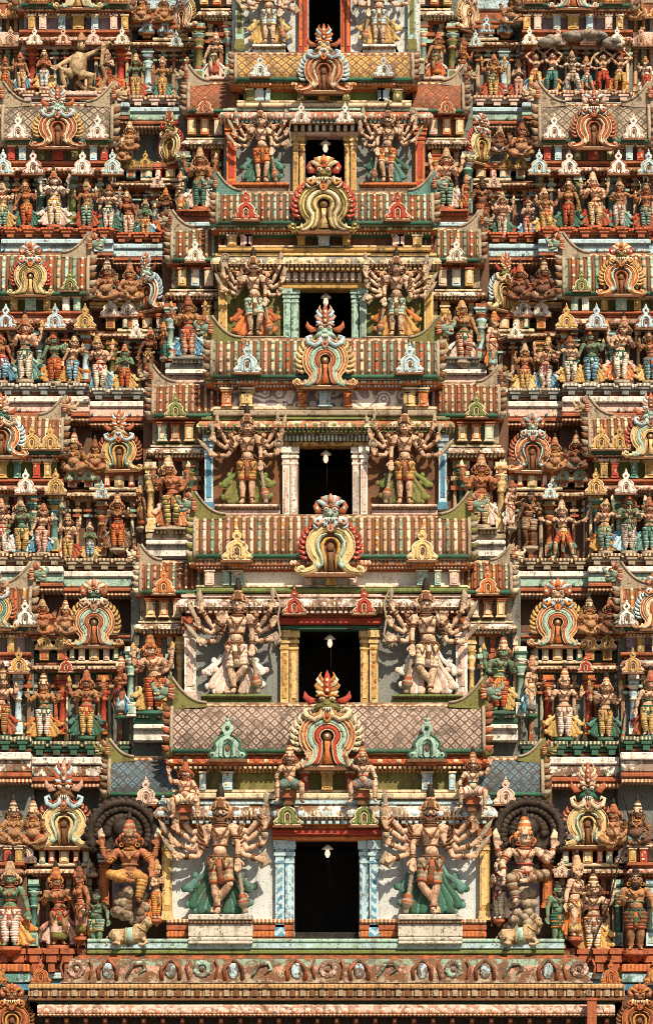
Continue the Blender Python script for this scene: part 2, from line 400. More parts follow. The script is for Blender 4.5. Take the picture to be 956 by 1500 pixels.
            E.tube(pts, rad, 10, ms=[1 if i in (13, 14, 16) else 0 for i in range(22)])
        elif it == 'bow':
            E.tube([hc + V((q * .0, -.01, -.30)), hc + V((q * .06, 0, -.16)), hc + V((q * .03, 0, 0)), hc + V((q * .06, 0, .16)), hc + V((0, -.01, .30))], [.006, .012, .013, .012, .006], 6)
    # side draperies: overlapping pleats that end in round lobes
    ss = sp.get('sash', 'full')
    if ss:
        for q in (-1, 1):
            for i in range(6 if ss == 'full' else 4):
                t = i / 5
                wd_ = 1.25 if sp.get('scrolls') else 1.18 if ss == 'full' else 1.0; ex = hx + q * (.075 + .17 * wd_ * (1 - t) ** .8); ez = (.035 if i % 2 else .075) + (.16 if i == 0 else .05 if i == 1 else 0)
                p0 = V((hx + q * .07, .045 + .004 * i, z(.50) - .02 * i)); p3 = V((ex, .05 - .012 * (i % 2), ez))
                p1 = lerp(p0, p3, .4) + V((-q * .015, 0, -.03)); p2 = lerp(p0, p3, .8) + V((q * .006, 0, 0))
                dv = (p3 - p2).normalized()
                SA.tube([p0, p1, p2, p3, p3 + dv * .02, p3 + dv * .032], [(.016, .012), (.024, .016), (.034, .018), (.043 * wd_, .018), (.036 * wd_, .015), (.008, .006)], 8, m=i % 2, ref=V((0, 1, 0)))
                if ss == 'full' and i < 5:
                    for e_ in (-1, 1): SA.ell(p3 + V((e_ * .040, .004, .012 + .01 * e_)), (.034, .016, .034), 8, 6, 1 - i % 2)
                    SA.ell(lerp(p0, p3, .55) + V((q * .035, .006, 0)), (.032, .014, .034), 8, 6, i % 2)
    if sp.get('scrolls'):
        for q in (-1, 1):
            pts = []; rad = []
            for i in range(16):
                t = i / 15; a = t * 5.2
                pts.append((cx + q * (.13 + .15 * t + .045 * math.sin(a * 1.25)), .04, z(.845 + .03 * math.cos(a * 1.25) + .01 * t))); rad.append((.030 - .014 * t, .022))
            K.tube(pts, rad, 7, 0, ref=V((0, 1, 0)))
            pts = [(cx + q * (.285 + .035 * math.cos(a / 3.)), .03, z(.865 + .035 * math.sin(a / 3.))) for a in range(-3, 14)]
            K.tube(pts, [.016 - .0006 * i for i in range(17)], 6, 1, ref=V((0, 1, 0)))
            for i in range(4): K.ell((cx + q * (.15 + i * .05), .045, z(.872)), (.022, .018, .026), 7, 5, i % 2)
    out = {}
    for nm, mb, ns in (('body', B, 1), ('face', F, 3), ('crown', K, 3), ('leggings', G, 3), ('sash', SA, 2), ('arm_rings', J, 1), ('necklace', JN, 1), ('belt', JB, 1), *[(k, v, 2) for k, v in EM.items()]):
        if not mb.v: continue
        if nm == 'body':
            me = remesh(mb, vox, nm)
        else: me = mb.mesh(nm, [M('flesh')] * ns)
        fl = me.copy()
        for vv in fl.vertices: vv.co.x = -vv.co.x
        fl.flip_normals(); fl.update()
        out[nm] = (me, fl)
    return out

def legs(a, b): return [a, b]
ST = [((-.055, 0, .47), (-.058, -.012, .26), (-.055, .01, .045), (-.075, -.075, .012)), ((.055, 0, .47), (.058, -.012, .26), (.055, .01, .045), (.075, -.075, .012))]
BENT = [((-.05, 0, .47), (-.045, -.01, .26), (-.035, .01, .045), (-.055, -.075, .012)), ((.075, 0, .46), (.10, -.06, .27), (.06, .015, .055), (.10, -.06, .012))]
STRIDE = [((-.06, 0, .46), (-.14, -.05, .28), (-.20, .02, .05), (-.27, -.04, .015)), ((.06, 0, .46), (.15, -.06, .30), (.16, .03, .05), (.24, -.02, .015))]
DANCE = [((-.06, 0, .47), (-.10, -.05, .26), (-.06, .01, .045), (-.10, -.06, .012)), ((.06, 0, .47), (.13, -.06, .29), (.12, .02, .05), (.18, -.05, .012))]
CROSS = [((-.05, 0, .47), (-.055, -.02, .255), (-.02, -.01, .045), (-.045, -.095, .012)), ((.055, 0, .47), (.085, -.05, .27), (-.055, .035, .085), (-.075, .0, .015))]
up = lambda q, x=.24, zz=.73, it=None: dict(q=q, el=(q * .215, -.015, .645), wr=(q * x, -.085, zz), hd=(q * .1, -.1, 1), it=it)
rear = lambda q, it='flame': dict(q=q, sy=.03, el=(q * .25, .03, .70), wr=(q * .285, -.01, .85), hd=(q * .05, -.1, 1), it=it)
hang = lambda q, it=None: dict(q=q, el=(q * .20, .01, .62), wr=(q * .235, -.03, .475), hd=(q * .1, -.05, -1), it=it)
fwd = lambda q, it=None: dict(q=q, el=(q * .20, .0, .62), wr=(q * .15, -.14, .60), hd=(-q * .2, -.6, .6), it=it)
out_ = lambda q, it=None: dict(q=q, el=(q * .26, 0, .70), wr=(q * .38, -.05, .74), hd=(q, -.2, .5), it=it)
over = lambda q: dict(q=q, el=(q * .25, -.01, .93), wr=(q * .06, -.02, 1.10), hd=(-q * .3, 0, 1))
pray = lambda q: dict(q=q, el=(q * .20, -.02, .63), wr=(q * .025, -.135, .70), hd=(-q * .1, -.25, 1), curl=.1)
def fan(q, ex, ez, hx_, hz_, it, sz=.785, iv=None, hd=None):
    d = dict(q=q, sy=.02, sz=sz, el=(q * ex * .97, -.01, ez - .012), wr=(q * hx_ * .98, -.07, hz_), hd=hd or (q * .25, -.1, 1), it=it, hs=1.05)
    if iv: d['iv'] = iv
    return d
def gfan(k=0):
    if k == 0:
        L_ = [fan(-1, .27, .755, .395, .87, 'ladle', .80, (-.2, 0, 1)), fan(-1, .27, .68, .41, .755, 'sword', .785, (-.35, 0, .9)), fan(-1, .26, .60, .40, .625, 'sword', .765, (-.55, 0, .8), (-.7, -.1, .5)), fan(-1, .22, .535, .355, .525, 'sword', .745, (-.6, 0, .75), (-1, -.1, .15))]
        R_ = [fan(1, .27, .765, .415, .90, 'ladle', .80, (.08, 0, 1)), fan(1, .27, .69, .43, .79, 'flame', .785), fan(1, .26, .605, .41, .64, 'cup', .765), fan(1, .22, .555, .35, .505, 'shield', .745, None, (.8, -.4, -.2))]
    elif k == 1:
        L_ = [fan(-1, .26, .70, .37, .86, 'flame', .80), fan(-1, .27, .635, .40, .68, 'sword', .77, (-.45, 0, .8)), fan(-1, .21, .56, .33, .53, 'sword', .75, (-.7, 0, .8), (-.9, -.1, .2)), dict(q=-1, sy=-.02, el=(-.20, -.05, .66), wr=(-.15, -.15, .72), hd=(0, -.2, 1), hs=1.15)]
        R_ = [fan(1, .26, .71, .38, .87, 'ladle', .80, (.0, 0, 1)), fan(1, .27, .65, .40, .70, 'bow', .78), fan(1, .23, .555, .35, .55, 'shield', .75, None, (.8, -.4, .1))]
    elif k == 2:
        L_ = [fan(-1, .26, .745, .36, .90, 'bud', .80), fan(-1, .28, .68, .41, .74, 'ladle', .785, (-.15, 0, 1)), fan(-1, .25, .585, .39, .57, 'sword', .76, (-.65, 0, .7), (-.9, -.1, .3))]
        R_ = [fan(1, .26, .745, .37, .91, 'ladle', .80, (-.06, 0, 1)), fan(1, .28, .69, .42, .77, 'sword', .785, (.2, 0, .9)), fan(1, .25, .59, .38, .58, 'disc', .76)]
    else:
        L_ = [fan(-1, .27, .73, .38, .92, 'disc', .80), fan(-1, .27, .64, .41, .78, 'sword', .785, (-.1, 0, 1)), fan(-1, .24, .57, .37, .60, 'sword', .76, (-.5, 0, .9), (-.8, -.1, .4)), dict(q=-1, sy=-.02, el=(-.19, -.05, .65), wr=(-.17, -.15, .70), hd=(-.1, -.2, 1), hs=1.15)]
        R_ = [fan(1, .27, .73, .37, .91, 'flame', .80), fan(1, .28, .66, .42, .72, 'flame', .785), fan(1, .24, .56, .37, .54, 'cup', .76)]
    return L_ + R_ + [dict(q=1, sy=-.02, el=(.165, -.03, .645), wr=(.165, -.07, .50), hd=(.02, -.15, -1), it='club', hs=1.2, fx=.235, curl=.15)]
SEAT = [((-.06, 0, .47), (-.20, -.12, .47), (-.04, -.19, .40), (.05, -.21, .385)), ((.06, 0, .47), (.20, -.12, .47), (.06, -.17, .385), (-.03, -.20, .37))]
LALI = [((-.06, 0, .47), (-.19, -.14, .50), (-.02, -.20, .43), (.06, -.22, .41)), ((.06, 0, .47), (.15, -.18, .45), (.10, -.18, .20), (.12, -.26, .165))]
SQUAT = [((-.07, -.02, .47), (-.22, -.14, .46), (-.21, -.10, .20), (-.24, -.18, .165)), ((.07, -.02, .47), (.22, -.14, .46), (.20, -.08, .19), (.25, -.16, .155))]
def sh(lg, d): return [tuple((p[0], p[1], p[2] + d) for p in q) for q in lg]
POSES = {
    'straight': dict(legs=ST, arms=[up(-1, it='bud'), up(1)], fem=0),
    'four': dict(legs=ST, arms=[rear(-1), rear(1), fwd(-1), fwd(1)], fem=0, halo=1),
    'swayed': dict(legs=BENT, hx=.028, cx=-.008, nx=-.02, arms=[up(-1, .22, .74, 'bud'), hang(1)], fem=1, sash='small'),
    'hanging': dict(legs=ST, arms=[up(1, .2, .70, 'bud'), hang(-1)], fem=1, halo=1),
    'bowman': dict(legs=BENT, hx=.02, arms=[out_(-1, 'bow'), fwd(1)], fem=0),
    'prayer': dict(legs=ST, arms=[pray(-1), pray(1)], fem=0, gar='rings'),
    'dancer': dict(legs=DANCE, hx=.03, cx=-.01, arms=[over(-1), over(1)], fem=1, crown=0, sash='small', two=0),
    'striding': dict(legs=STRIDE, cx=.02, nx=.03, arms=[out_(-1, 'sword'), out_(1)], fem=0, gar='shorts', sash='small'),
    'gowned': dict(legs=BENT, hx=.03, cx=-.01, nx=-.02, arms=[fwd(-1), hang(1)], fem=1, gar='skirt', sash='small'),
    'bearded': dict(legs=ST, arms=[fwd(-1, 'cup'), hang(1)], beard=1, fat=.4, gar='shorts', crown=0, sash=None),
    'dwarf': dict(legs=sh(SEAT, -.36), dz=-.36, arms=[dict(q=-1, el=(-.22, -.03, .60), wr=(-.17, -.16, .53), hd=(.5, -.5, -.4)), dict(q=1, el=(.22, -.03, .62), wr=(.2, -.12, .74), hd=(.1, -.2, 1))], fat=1.0, seat=1, gar='shorts', sash=None, halo=1),
    'enthroned': dict(legs=LALI, dz=0, arms=[rear(-1), rear(1), up(-1, .2, .68), dict(q=1, el=(.24, -.03, .64), wr=(.23, -.16, .53), hd=(.2, -.6, -.6))], seat=1, gar='rings', sash=None, halo=1),
    'perched': dict(legs=SQUAT, arms=[dict(q=-1, el=(-.23, -.02, .62), wr=(-.21, -.13, .52), hd=(0, -.4, -1)), dict(q=1, el=(.24, .02, .80), wr=(.31, -.02, .96), hd=(.15, 0, 1))], fat=.25, seat=1, gar='shorts', sash=None, mous=1, halo=1),
    'guard_cross': dict(legs=CROSS, hx=-.012, bw=.78, lw=.86, hs=1.02, kz=.60, wz=.98, kt=.95, hw=1.3, fat=.15, arms=gfan(), gar='shorts', mous=1, halo=1, scrolls=1),
    'guard_plain': dict(legs=ST, bw=.86, lw=.9, hs=1.04, kz=.62, wz=.98, kt=.92, hw=1.2, fat=.12, arms=gfan(), gar='shorts', mous=0, halo=1, scrolls=1),
}
POSES['guard_two'] = dict(POSES['guard_cross'], arms=gfan(1), mous=0, fat=.18, bw=.95, yaw=-.15, cx=.012, nx=.02)
POSES['guard_three'] = dict(POSES['guard_plain'], arms=gfan(2), yaw=.12)
POSES['guard_four'] = dict(POSES['guard_plain'], arms=gfan(3), legs=BENT, hx=.025, cx=-.005, mous=1, fat=.2, yaw=.2)
POSES['guard_five'] = dict(POSES['guard_plain'], arms=gfan(1), legs=BENT, hx=.025, cx=-.005, nx=-.012, yaw=-.1)
vr = random.Random(5)
NVAR = 3
for k_ in list(POSES):
    if k_.startswith('guard'): continue
    for v_ in range(1, NVAR):
        d = dict(POSES[k_]); jt = lambda p, a: tuple(c + vr.uniform(-a, a) for c in p)
        d['arms'] = [dict(A, el=jt(A['el'], .022), wr=jt(A['wr'], .03) if k_ != 'prayer' else A['wr']) for A in d['arms']]
        for q in ('hx', 'cx', 'nx'): d[q] = d.get(q, 0) + vr.uniform(-.012, .012)
        if d['legs'] is ST and k_ != 'prayer' and v_ == 1: d['legs'] = BENT; d['hx'] += .03; d['nx'] -= .018
        d['yaw'] = vr.uniform(.15, .5) * (1 if v_ == 1 else -1); d['tilt'] = vr.uniform(-.012, .012); d['kz'] = vr.uniform(.75, 1.2)
        POSES[k_ + '_%d' % v_] = d
FIG = {}
def fig(pose):
    if pose not in FIG:
        FIG[pose] = figure(POSES[pose], .0065 if pose.startswith('guard') else .0100)
    return FIG[pose]
SKINW = dict(ochre='tan', flesh='pink-tan', tan='tan', ruddy='red-brown', umber='dark brown', jade='green-faced', ivory='pale', bronze='bronze-brown')
SA2 = dict(teal='green', white='rose', moss='olive', rust='orange', orange='gold', green='teal', yellow='gold', red='rust', sky='blue', blue='sky', mint='teal', gold='yellow', pink='rose', rose='orange', brown='umber', stone='brown', grey='sky')
LABELS = {}
def uniq(label):
    LABELS[label] = LABELS.get(label, 0) + 1
    return label
def statue(name, pose, loc, h, skin, gar, gar2, sash, label, cat, group=None, flip=False, rz=0.0, crown='bronze', accent='gold', tip='soot', jewel='bronze', emblem='gold', halo=None, belt=None, sx=1.0):
    root = empty(name, loc, rz, h, label, cat, group)
    if sx != 1.0: root.scale = (h * sx, h * sx, h)
    vv_ = RND.randrange(NVAR)
    pose = pose + '_%d' % vv_ if vv_ and pose + '_%d' % vv_ in POSES else pose
    P = fig(pose); i = 1 if flip else 0
    ms = dict(body=[skin + '~'], face=['ivory', 'black', 'red'], crown=[crown, accent, tip], leggings=[gar, gar2, belt or jewel], sash=[sash, SA2.get(sash, 'stone')], arm_rings=[jewel], necklace=[jewel], belt=[belt or jewel])
    for pn, me in P.items():
        nm = pn
        if pn == 'leggings' and POSES[pose].get('gar') == 'skirt': nm = 'skirt'
        if pn == 'leggings' and POSES[pose].get('gar') == 'shorts': nm = 'shorts'
        if pn == 'crown' and not POSES[pose].get('crown', 1): nm = 'hair'
        put(me[i], nm.rstrip('0123456789'), root, ms.get(pn) or [emblem, 'rust'])
    return root
# ------------------------------------------------------------------ the tower
TOWER = empty('temple_tower', (0, 0, 0), 0, 1, 'towering painted temple gateway of stacked storeys with barrel roofs and dark central doorways', 'temple tower')
STEP = 1.1
YW = lambda n: STEP * (n - 1)
ORD = {1: 'lowest', 2: 'second', 3: 'third', 4: 'fourth', 5: 'fifth', 6: 'top'}
class Part:
    """a mesh under construction that picks its material slots by paint name"""
    def __init__(s): s.b = MB(); s.names = []
    def i(s, spec):
        if spec not in s.names: s.names.append(spec)
        return s.names.index(spec)
    def box(s, x0, x1, y0, y1, z0, z1, c): s.b.box(min(x0, x1), max(x0, x1), y0, y1, min(z0, z1), max(z0, z1), s.i(c))
    def build(s, name, parent=None): return s.b.build(name, [M(n) for n in s.names], parent or TOWER) if s.b.v else None
def entab(p, px0, px1, Y, y0, y1, cols, ov=.42, dent=True, back=.9):
    """cornice: fillet, dentils, bulging kapota, top fillets. y0 = lower edge, y1 = upper edge in survey units"""
    Yf = Y - ov
    x0, x1 = WX(px0, Yf), WX(px1, Yf); z0, z1 = WZ(y0, Yf), WZ(y1, Yf); h = z1 - z0
    if x0 > x1: x0, x1 = x1, x0
    x0 += ov; x1 -= ov
    pr = [(.02, 0), (.30 * ov, 0), (.30 * ov, .10), (.52 * ov, .14), (.52 * ov, .24), (.86 * ov, .30), (ov, .36), (.99 * ov, .50), (.86 * ov, .66), (.62 * ov, .74), (.62 * ov, .78), (.74 * ov, .80), (.74 * ov, .90), (.5 * ov, .90), (.5 * ov, 1.0), (-.3, 1.0)]
    c = [p.i(q) for q in cols]; f = lambda k: c[k % len(c)]
    ms = [f(0), f(0), f(0), f(1), f(1), f(1), f(2), f(2), f(2), f(2), f(3), f(3), f(3), f(4), f(4)]
    p.b.mold(x0, x1, Y, [(d, z0 + t * h) for d, t in pr], ms, back)
    st = max(.12, h * .42); n = max(2, int((x1 - x0 + 2 * ov) / st))
    for k in range(n):
        x = x0 - ov + (k + .5) * (x1 - x0 + 2 * ov) / n
        p.b.ell((x, Y - ov * .97, z0 + .46 * h), (st * .36, .025, h * .10), 6, 5, c[(1 if k % 2 else 3) % len(c)])
    if dent:
        st = max(.085, h * .22); n = int((x1 - x0 + ov) / st)
        for k in range(n):
            x = x0 - ov * .5 + (k + .5) * (x1 - x0 + ov) / n
            p.b.box(x - st * .28, x + st * .28, Y - ov * .84, Y - ov * .5, z0 + .145 * h, z0 + .245 * h, c[3 % len(c)])
def strips(p, px0, px1, Y, rows, back=.6):
    """stacked plain courses: (y_low, y_high, colour, projection)"""
    for y0, y1, c, pj in rows:
        Yf = Y - pj
        x0, x1 = sorted((WX(px0, Yf), WX(px1, Yf))); z0, z1 = WZ(y0, Yf), WZ(y1, Yf); hh = z1 - z0
        e = min(.25 * hh, .03)
        p.b.mold(x0 + pj, x1 - pj, Y, [(-.2, z0), (pj - e, z0), (pj, z0 + e), (pj, z1 - e), (pj - e * 1.2, z1), (-.2, z1)], [p.i(c)], back)
def pil(p, px0, px1, Y, y0, y1, c, c2, cap=None, proj=.10):
    """square pilaster with base, sunk panel and stepped capital; y0 foot, y1 top"""
    Yf = Y - proj
    x0, x1 = sorted((WX(px0, Yf), WX(px1, Yf))); z0, z1 = WZ(y0, Yf), WZ(y1, Yf); w = x1 - x0; h = z1 - z0
    cap = cap or c2
    p.box(x0, x1, Yf, Y + .1, z0, z1, c)
    if h > .45:
        p.box(x0 + .22 * w, x1 - .22 * w, Yf - .015, Yf + .05, z0 + .16 * h, z1 - .28 * h, c2)
        for t0, t1, g in ((0, .05, .14), (.05, .10, .06), (.76, .79, .10), (.84, .88, .16), (.91, 1.0, .24)):
            p.box(x0 - g * w, x1 + g * w, Yf - g * w, Y + .1, z0 + t0 * h + .002, z0 + t1 * h - .002, cap if t0 > .8 else c2)
    else:
        p.box(x0 + .2 * w, x1 - .2 * w, Yf - .012, Yf + .05, z0 + .12 * h, z1 - .12 * h, c2)
        p.box(x0 - .12 * w, x1 + .12 * w, Yf - .03, Y + .1, z1 - .10 * h, z1, cap)
def column(px, Y, y0, y1, wpx, c, c2, c3):
    """free-standing round column with pot capital and square base"""
    p = Part(); x = WX(px, Y); z0, z1 = WZ(y0, Y), WZ(y1, Y); h = z1 - z0; r = PX(wpx, Y) / 2
    a, b_, d = p.i(c), p.i(c2), p.i(c3)
    p.b.box(x - r * 1.25, x + r * 1.25, Y - r * 1.25, Y + r * 1.25, z0, z0 + .20 * h, b_)
    p.b.box(x - r * .8, x + r * .8, Y - r * 1.25 - .012, Y - r, z0 + .04 * h, z0 + .16 * h, a)
    p.b.lathe((x, Y, z0), [(r, .2 * h), (r * 1.15, .22 * h), (r * .95, .25 * h), (r * .85, .56 * h), (r * 1.1, .57 * h), (r * 1.1, .60 * h), (r * .8, .62 * h), (r * 1.35, .68 * h), (r * 1.45, .72 * h), (r * .9, .76 * h), (r * 1.6, .80 * h), (r * 1.7, .82 * h), (r * 1.2, .84 * h)], 14,
              ms=[d, d, a, d, d, b_, a, a, d, b_, b_, b_])
    for t0, t1, g, cc in ((.84, .90, 1.3, a), (.90, .93, 1.7, d), (.93, 1.0, 1.4, b_)):
        p.b.box(x - r * g, x + r * g, Y - r * g, Y + r * g, z0 + t0 * h + .001, z0 + t1 * h - .001, cc)
    return p.build('column')
# --- ornaments on shared meshes
def small_gable_mesh():
    b = MB()
    def rib(pts, w, d, m, y=0): b.tube([(x, y, z) for x, z in pts], [(ww, d) for ww in w], 8, m, ref=V((0, 1, 0)))
    half = [(.26, .0), (.42, .03), (.46, .10), (.42, .17), (.32, .19), (.29, .25), (.33, .34), (.31, .44), (.23, .53), (.11, .57), (.085, .63), (.14, .69), (.145, .77), (.075, .84), (.055, .90)]
    poly = half + [(-x, z) for x, z in half[::-1]]
    b.prism(poly, -.06, .10, 0, .10)
    for q in (-1, 1):
        b.ell((q * .34, -.055, .095), (.085, .05, .08), 9, 7, 0); b.ell((q * .34, -.095, .095), (.035, .03, .033), 7, 5, 1)
        rib([(q * .40, .02), (q * .43, .12), (q * .33, .20), (q * .27, .26), (q * .30, .38), (q * .19, .51), (q * .07, .58)], [.02, .03, .03, .03, .03, .03, .02], .03, 1, -.055)
        rib([(q * .10, .03), (q * .17, .08), (q * .15, .22), (q * .155, .34), (q * .09, .45), (0, .49)], [.02, .045, .045, .045, .04, .03], .045, 0, -.075)
        rib([(q * .05, .03), (q * .09, .10), (q * .08, .22), (q * .085, .32), (0, .40)], [.012, .018, .018, .018, .014], .03, 1, -.09)
    b.ell((0, -.06, .24), (.055, .03, .085), 8, 6, 2); b.ell((0, -.075, .735), (.055, .04, .05), 8, 6, 1); b.ell((0, -.105, .735), (.025, .02, .023), 6, 5, 2)
    b.ell((0, 0, .93), (.05, .05, .05), 8, 6, 0); b.ell((0, 0, .99), (.022, .022, .05), 6, 5, 1)
    b.box(-.46, .46, -.10, .12, -.07, -.002, 2); b.box(-.40, .40, -.08, .10, -.0015, .03, 1)
    return b.mesh('small_gable', [M('white')] * 3)
def omega(r, foot=1.0):
    N = (.69 * r, -.72 * r); F = (1.02 * r + .05, -.50); leg = []
    if foot > 0: leg += [(F[0] + .13 * foot, -.40), (F[0] + .15 * foot, -.47), (F[0] + .09 * foot, -.515)]
    for i in range(5):
        t = i / 5; leg.append((F[0] * (1 - t) ** 2 + 2 * t * (1 - t) * (N[0] * .92) + N[0] * t * t, F[1] * (1 - t) ** 2 + 2 * t * (1 - t) * (-.42 - .1 * r) + N[1] * t * t))
    arch = [(r * math.cos(math.radians(a)), r * math.sin(math.radians(a))) for a in range(-46, 227, 16)]
    return leg + arch + [(-x, z) for x, z in leg[::-1]]
def medallion_mesh():
    """arch: slots band1, band2, band3, edge, niche, base"""
    b = MB()
    def rib(pts, w, d, m, y=0, tap=2):
        n = len(pts); ww = [w * min(1, .35 + i / tap, .35 + (n - 1 - i) / tap) for i in range(n)]
        b.tube([(x, y, z) for x, z in pts], [(q, d) for q in ww], 8, m, ref=V((0, 1, 0)))
    rib(omega(.395), .058, .08, 0); rib(omega(.452, .9), .013, .05, 3, -.03, 1); rib(omega(.395), .012, .04, 3, -.066, 1); rib(omega(.338, .8), .013, .05, 3, -.055, 1)
    rib(omega(.275, .5), .050, .085, 1, -.02); rib(omega(.222, 0), .013, .05, 3, -.06, 1)
    rib(omega(.165, 0), .044, .085, 2, -.03); rib(omega(.118, 0), .010, .05, 3, -.07, 1)
    b.prism([(x, z) for x, z in omega(.42, 0)][::1], .03, .16, 4)
    b.ell((0, -.03, .0), (.075, .05, .085), 10, 7, 4); b.ell((0, -.075, .01), (.03, .02, .035), 8, 5, 3)
    b.tube([(0, -.02, -.08), (0, -.03, -.25), (0, -.03, -.48)], [(.05, .03), (.035, .03), (.10, .03)], 7, 5, ref=V((0, 1, 0)))
    for q in (-1, 1): b.ell((q * .56, -.05, -.42), (.05, .05, .045), 8, 6, 3); b.ell((q * .56, -.085, -.42), (.026, .03, .024), 6, 5, 0)
    b.box(-.46, .46, -.06, .16, -.60, -.535, 4); b.box(-.40, .40, -.04, .16, -.535, -.515, 3)
    return b.mesh('gable_arch', [M('white')] * 6)
def scroll_arch_mesh():
    """second arch pattern: one broad S-shaped band with an inner curl; same slots"""
    b = MB()
    def rib(pts, w, d, m, y=0):
        n = len(pts); ww = [w * min(1, .4 + i / 2, .4 + (n - 1 - i) / 2) for i in range(n)]
        b.tube([(x, y, z) for x, z in pts], [(q, d) for q in ww], 9, m, ref=V((0, 1, 0)))
    rib(omega(.36, 1.15), .085, .085, 0); rib(omega(.445, 1.0), .013, .05, 3, -.04); rib(omega(.36, 1.1), .012, .03, 3, -.075)
    for q in (-1, 1):
        pts = [(q * (.225 + .0), -.30), (q * .27, -.36), (q * .22, -.42), (q * .16, -.36), (q * .17, -.22), (q * .235, -.05), (q * .24, .08), (q * .17, .19), (q * .07, .235)]
        rib(pts, .045, .08, 1, -.03); rib([(x * 1.0, z) for x, z in pts[3:]], .012, .04, 3, -.10)
        rib([(q * .10, -.45), (q * .10, -.25), (q * .15, -.08), (q * .15, .04), (q * .09, .13), (0, .155)], .038, .075, 2, -.02)
        b.ell((q * .22, -.07, -.37), (.04, .04, .04), 8, 6, 3)
        b.ell((q * .53, -.05, -.43), (.065, .055, .055), 9, 7, 0); b.ell((q * .53, -.09, -.43), (.03, .03, .026), 6, 5, 1)
    b.prism([(x, z) for x, z in omega(.40, 0)][::1], .03, .16, 4)
    b.ell((0, -.02, -.02), (.07, .04, .085), 10, 7, 4)
    b.tube([(0, -.02, -.12), (0, -.03, -.28), (0, -.03, -.49)], [(.055, .03), (.04, .03), (.075, .03)], 7, 4, ref=V((0, 1, 0)))
    b.box(-.46, .46, -.06, .16, -.60, -.535, 4); b.box(-.40, .40, -.04, .16, -.535, -.515, 3)
    return b.mesh('gable_arch', [M('white')] * 6)
def flames_mesh():
    b = MB()
    for k in range(21):
        a = math.radians(-28 + k * 236 / 20)
        dx, dz = math.cos(a), math.sin(a); cv = .07 if dx > 0 else -.07
        tx, tz = -dz, dx
        if abs(a - PI / 2) < .33: continue
        r = .455
        P = [(dx * (r + t) + tx * cv * s, .02 - .02 * (k % 2), dz * (r + t) + tz * cv * s) for t, s in ((0, 0), (.055, .1), (.105, .8), (.13, 1.7))]
        b.tube(P, [(.03, .03), (.046, .035), (.034, .025), (.005, .008)], 7, 0, ref=V((0, 1, 0)))
        b.ell((P[1][0], -.03, P[1][2]), (.016, .016, .016), 6, 5, 1)
    return b.mesh('flame_rim', [M('white')] * 2)
def mask_mesh():
    """monster face: slots face, crest, scroll, teeth, eye, ear"""
    b = MB(); y = -.05
    b.ell((0, .02, .66), (.15, .13, .15), 12, 8, 0); b.ell((0, -.09, .60), (.07, .09, .055), 10, 7, 0); b.ell((0, -.05, .52), (.13, .10, .05), 10, 7, 0)
    for q in (-1, 1):
        b.ell((q * .075, -.10, .70), (.05, .045, .05), 10, 7, 4); b.ell((q * .075, -.14, .70), (.02, .015, .022), 7, 5, 5)
        b.tube([(q * .02, -.12, .74), (q * .08, -.14, .765), (q * .15, -.08, .73)], .02, 6, 1)
        b.ell((q * .035, -.16, .60), (.022, .025, .018), 7, 5, 5)
        for k in range(4): b.tube([(q * (.03 + .04 * k), -.14 + .02 * k, .525), (q * (.03 + .045 * k), -.15 + .02 * k, .45 + .012 * k)], [.022, .005], 5, 3)
        b.tube([(q * .17, -.06, .56), (q * .20, -.08, .46), (q * .10, -.10, .42)], [.03, .018, .004], 6, 3)
        P = [(q * (.10 + .0 * t), y, .50) for t in range(1)]
        pts = []
        for i in range(14):
            t = i / 13; a = -2.6 + t * 5.0
            pts.append((q * (.20 + (.13 - .06 * t) * math.sin(a + .6) + .02), y + .02 * t, .44 + (.13 - .06 * t) * math.cos(a + .6) - .03))
        b.tube([(q * .05, y, .53)] + pts, [(.03, .05)] + [(.046 - .026 * i / 13, .055) for i in range(14)], 7, 2, ref=V((0, 1, 0)))
        b.tube([(q * .12, y - .03, .50), (q * .22, y - .04, .40), (q * .30, y - .03, .45), (q * .31, y - .02, .54)], [(.025, .03), (.04, .04), (.03, .03), (.006, .01)], 7, 1, ref=V((0, 1, 0)))
        b.tube([(q * .15, 0, .66), (q * .23, -.02, .68), (q * .27, -.02, .77), (q * .255, 0, .88)], [(.04, .03), (.075, .04), (.055, .035), (.006, .01)], 8, 5, ref=V((0, 1, 0)))
        b.ell((q * .245, -.05, .72), (.03, .03, .04), 7, 5, 4)
        for k, (dx, dz, w) in enumerate(((.035, .20, .06), (.10, .17, .065), (.16, .10, .06))):
            b.tube([(q * .04, 0, .76), (q * (.04 + dx * .5), -.03, .76 + dz * .6), (q * (.05 + dx), -.03, .76 + dz), (q * (.07 + dx * 1.15), -.01, .77 + dz * 1.0)], [(w * .6, .03), (w, .04), (w * .7, .03), (.005, .008)], 7, 1 if k % 2 else 2, ref=V((0, 1, 0)))
    b.tube([(0, 0, .76), (0, -.05, .88), (0, -.05, .95), (0, 0, 1.02)], [(.05, .04), (.075, .05), (.055, .04), (.006, .008)], 8, 1, ref=V((0, 1, 0)))
    b.ell((0, -.08, .86), (.035, .03, .045), 8, 6, 5); b.ell((0, -.11, .77), (.04, .035, .04), 8, 6, 5)
    for k in range(4): b.ell((0, -.08, .47 - .045 * k), (.035 - .004 * k, .04, .03), 8, 6, 5 if k % 2 else 1)
    b.prism([(-.12, .40), (-.05, .28), (0, .25), (.05, .28), (.12, .40), (0, .44)], -.09, .02, 1, .15)
    return b.mesh('monster_mask', [M('white')] * 6)
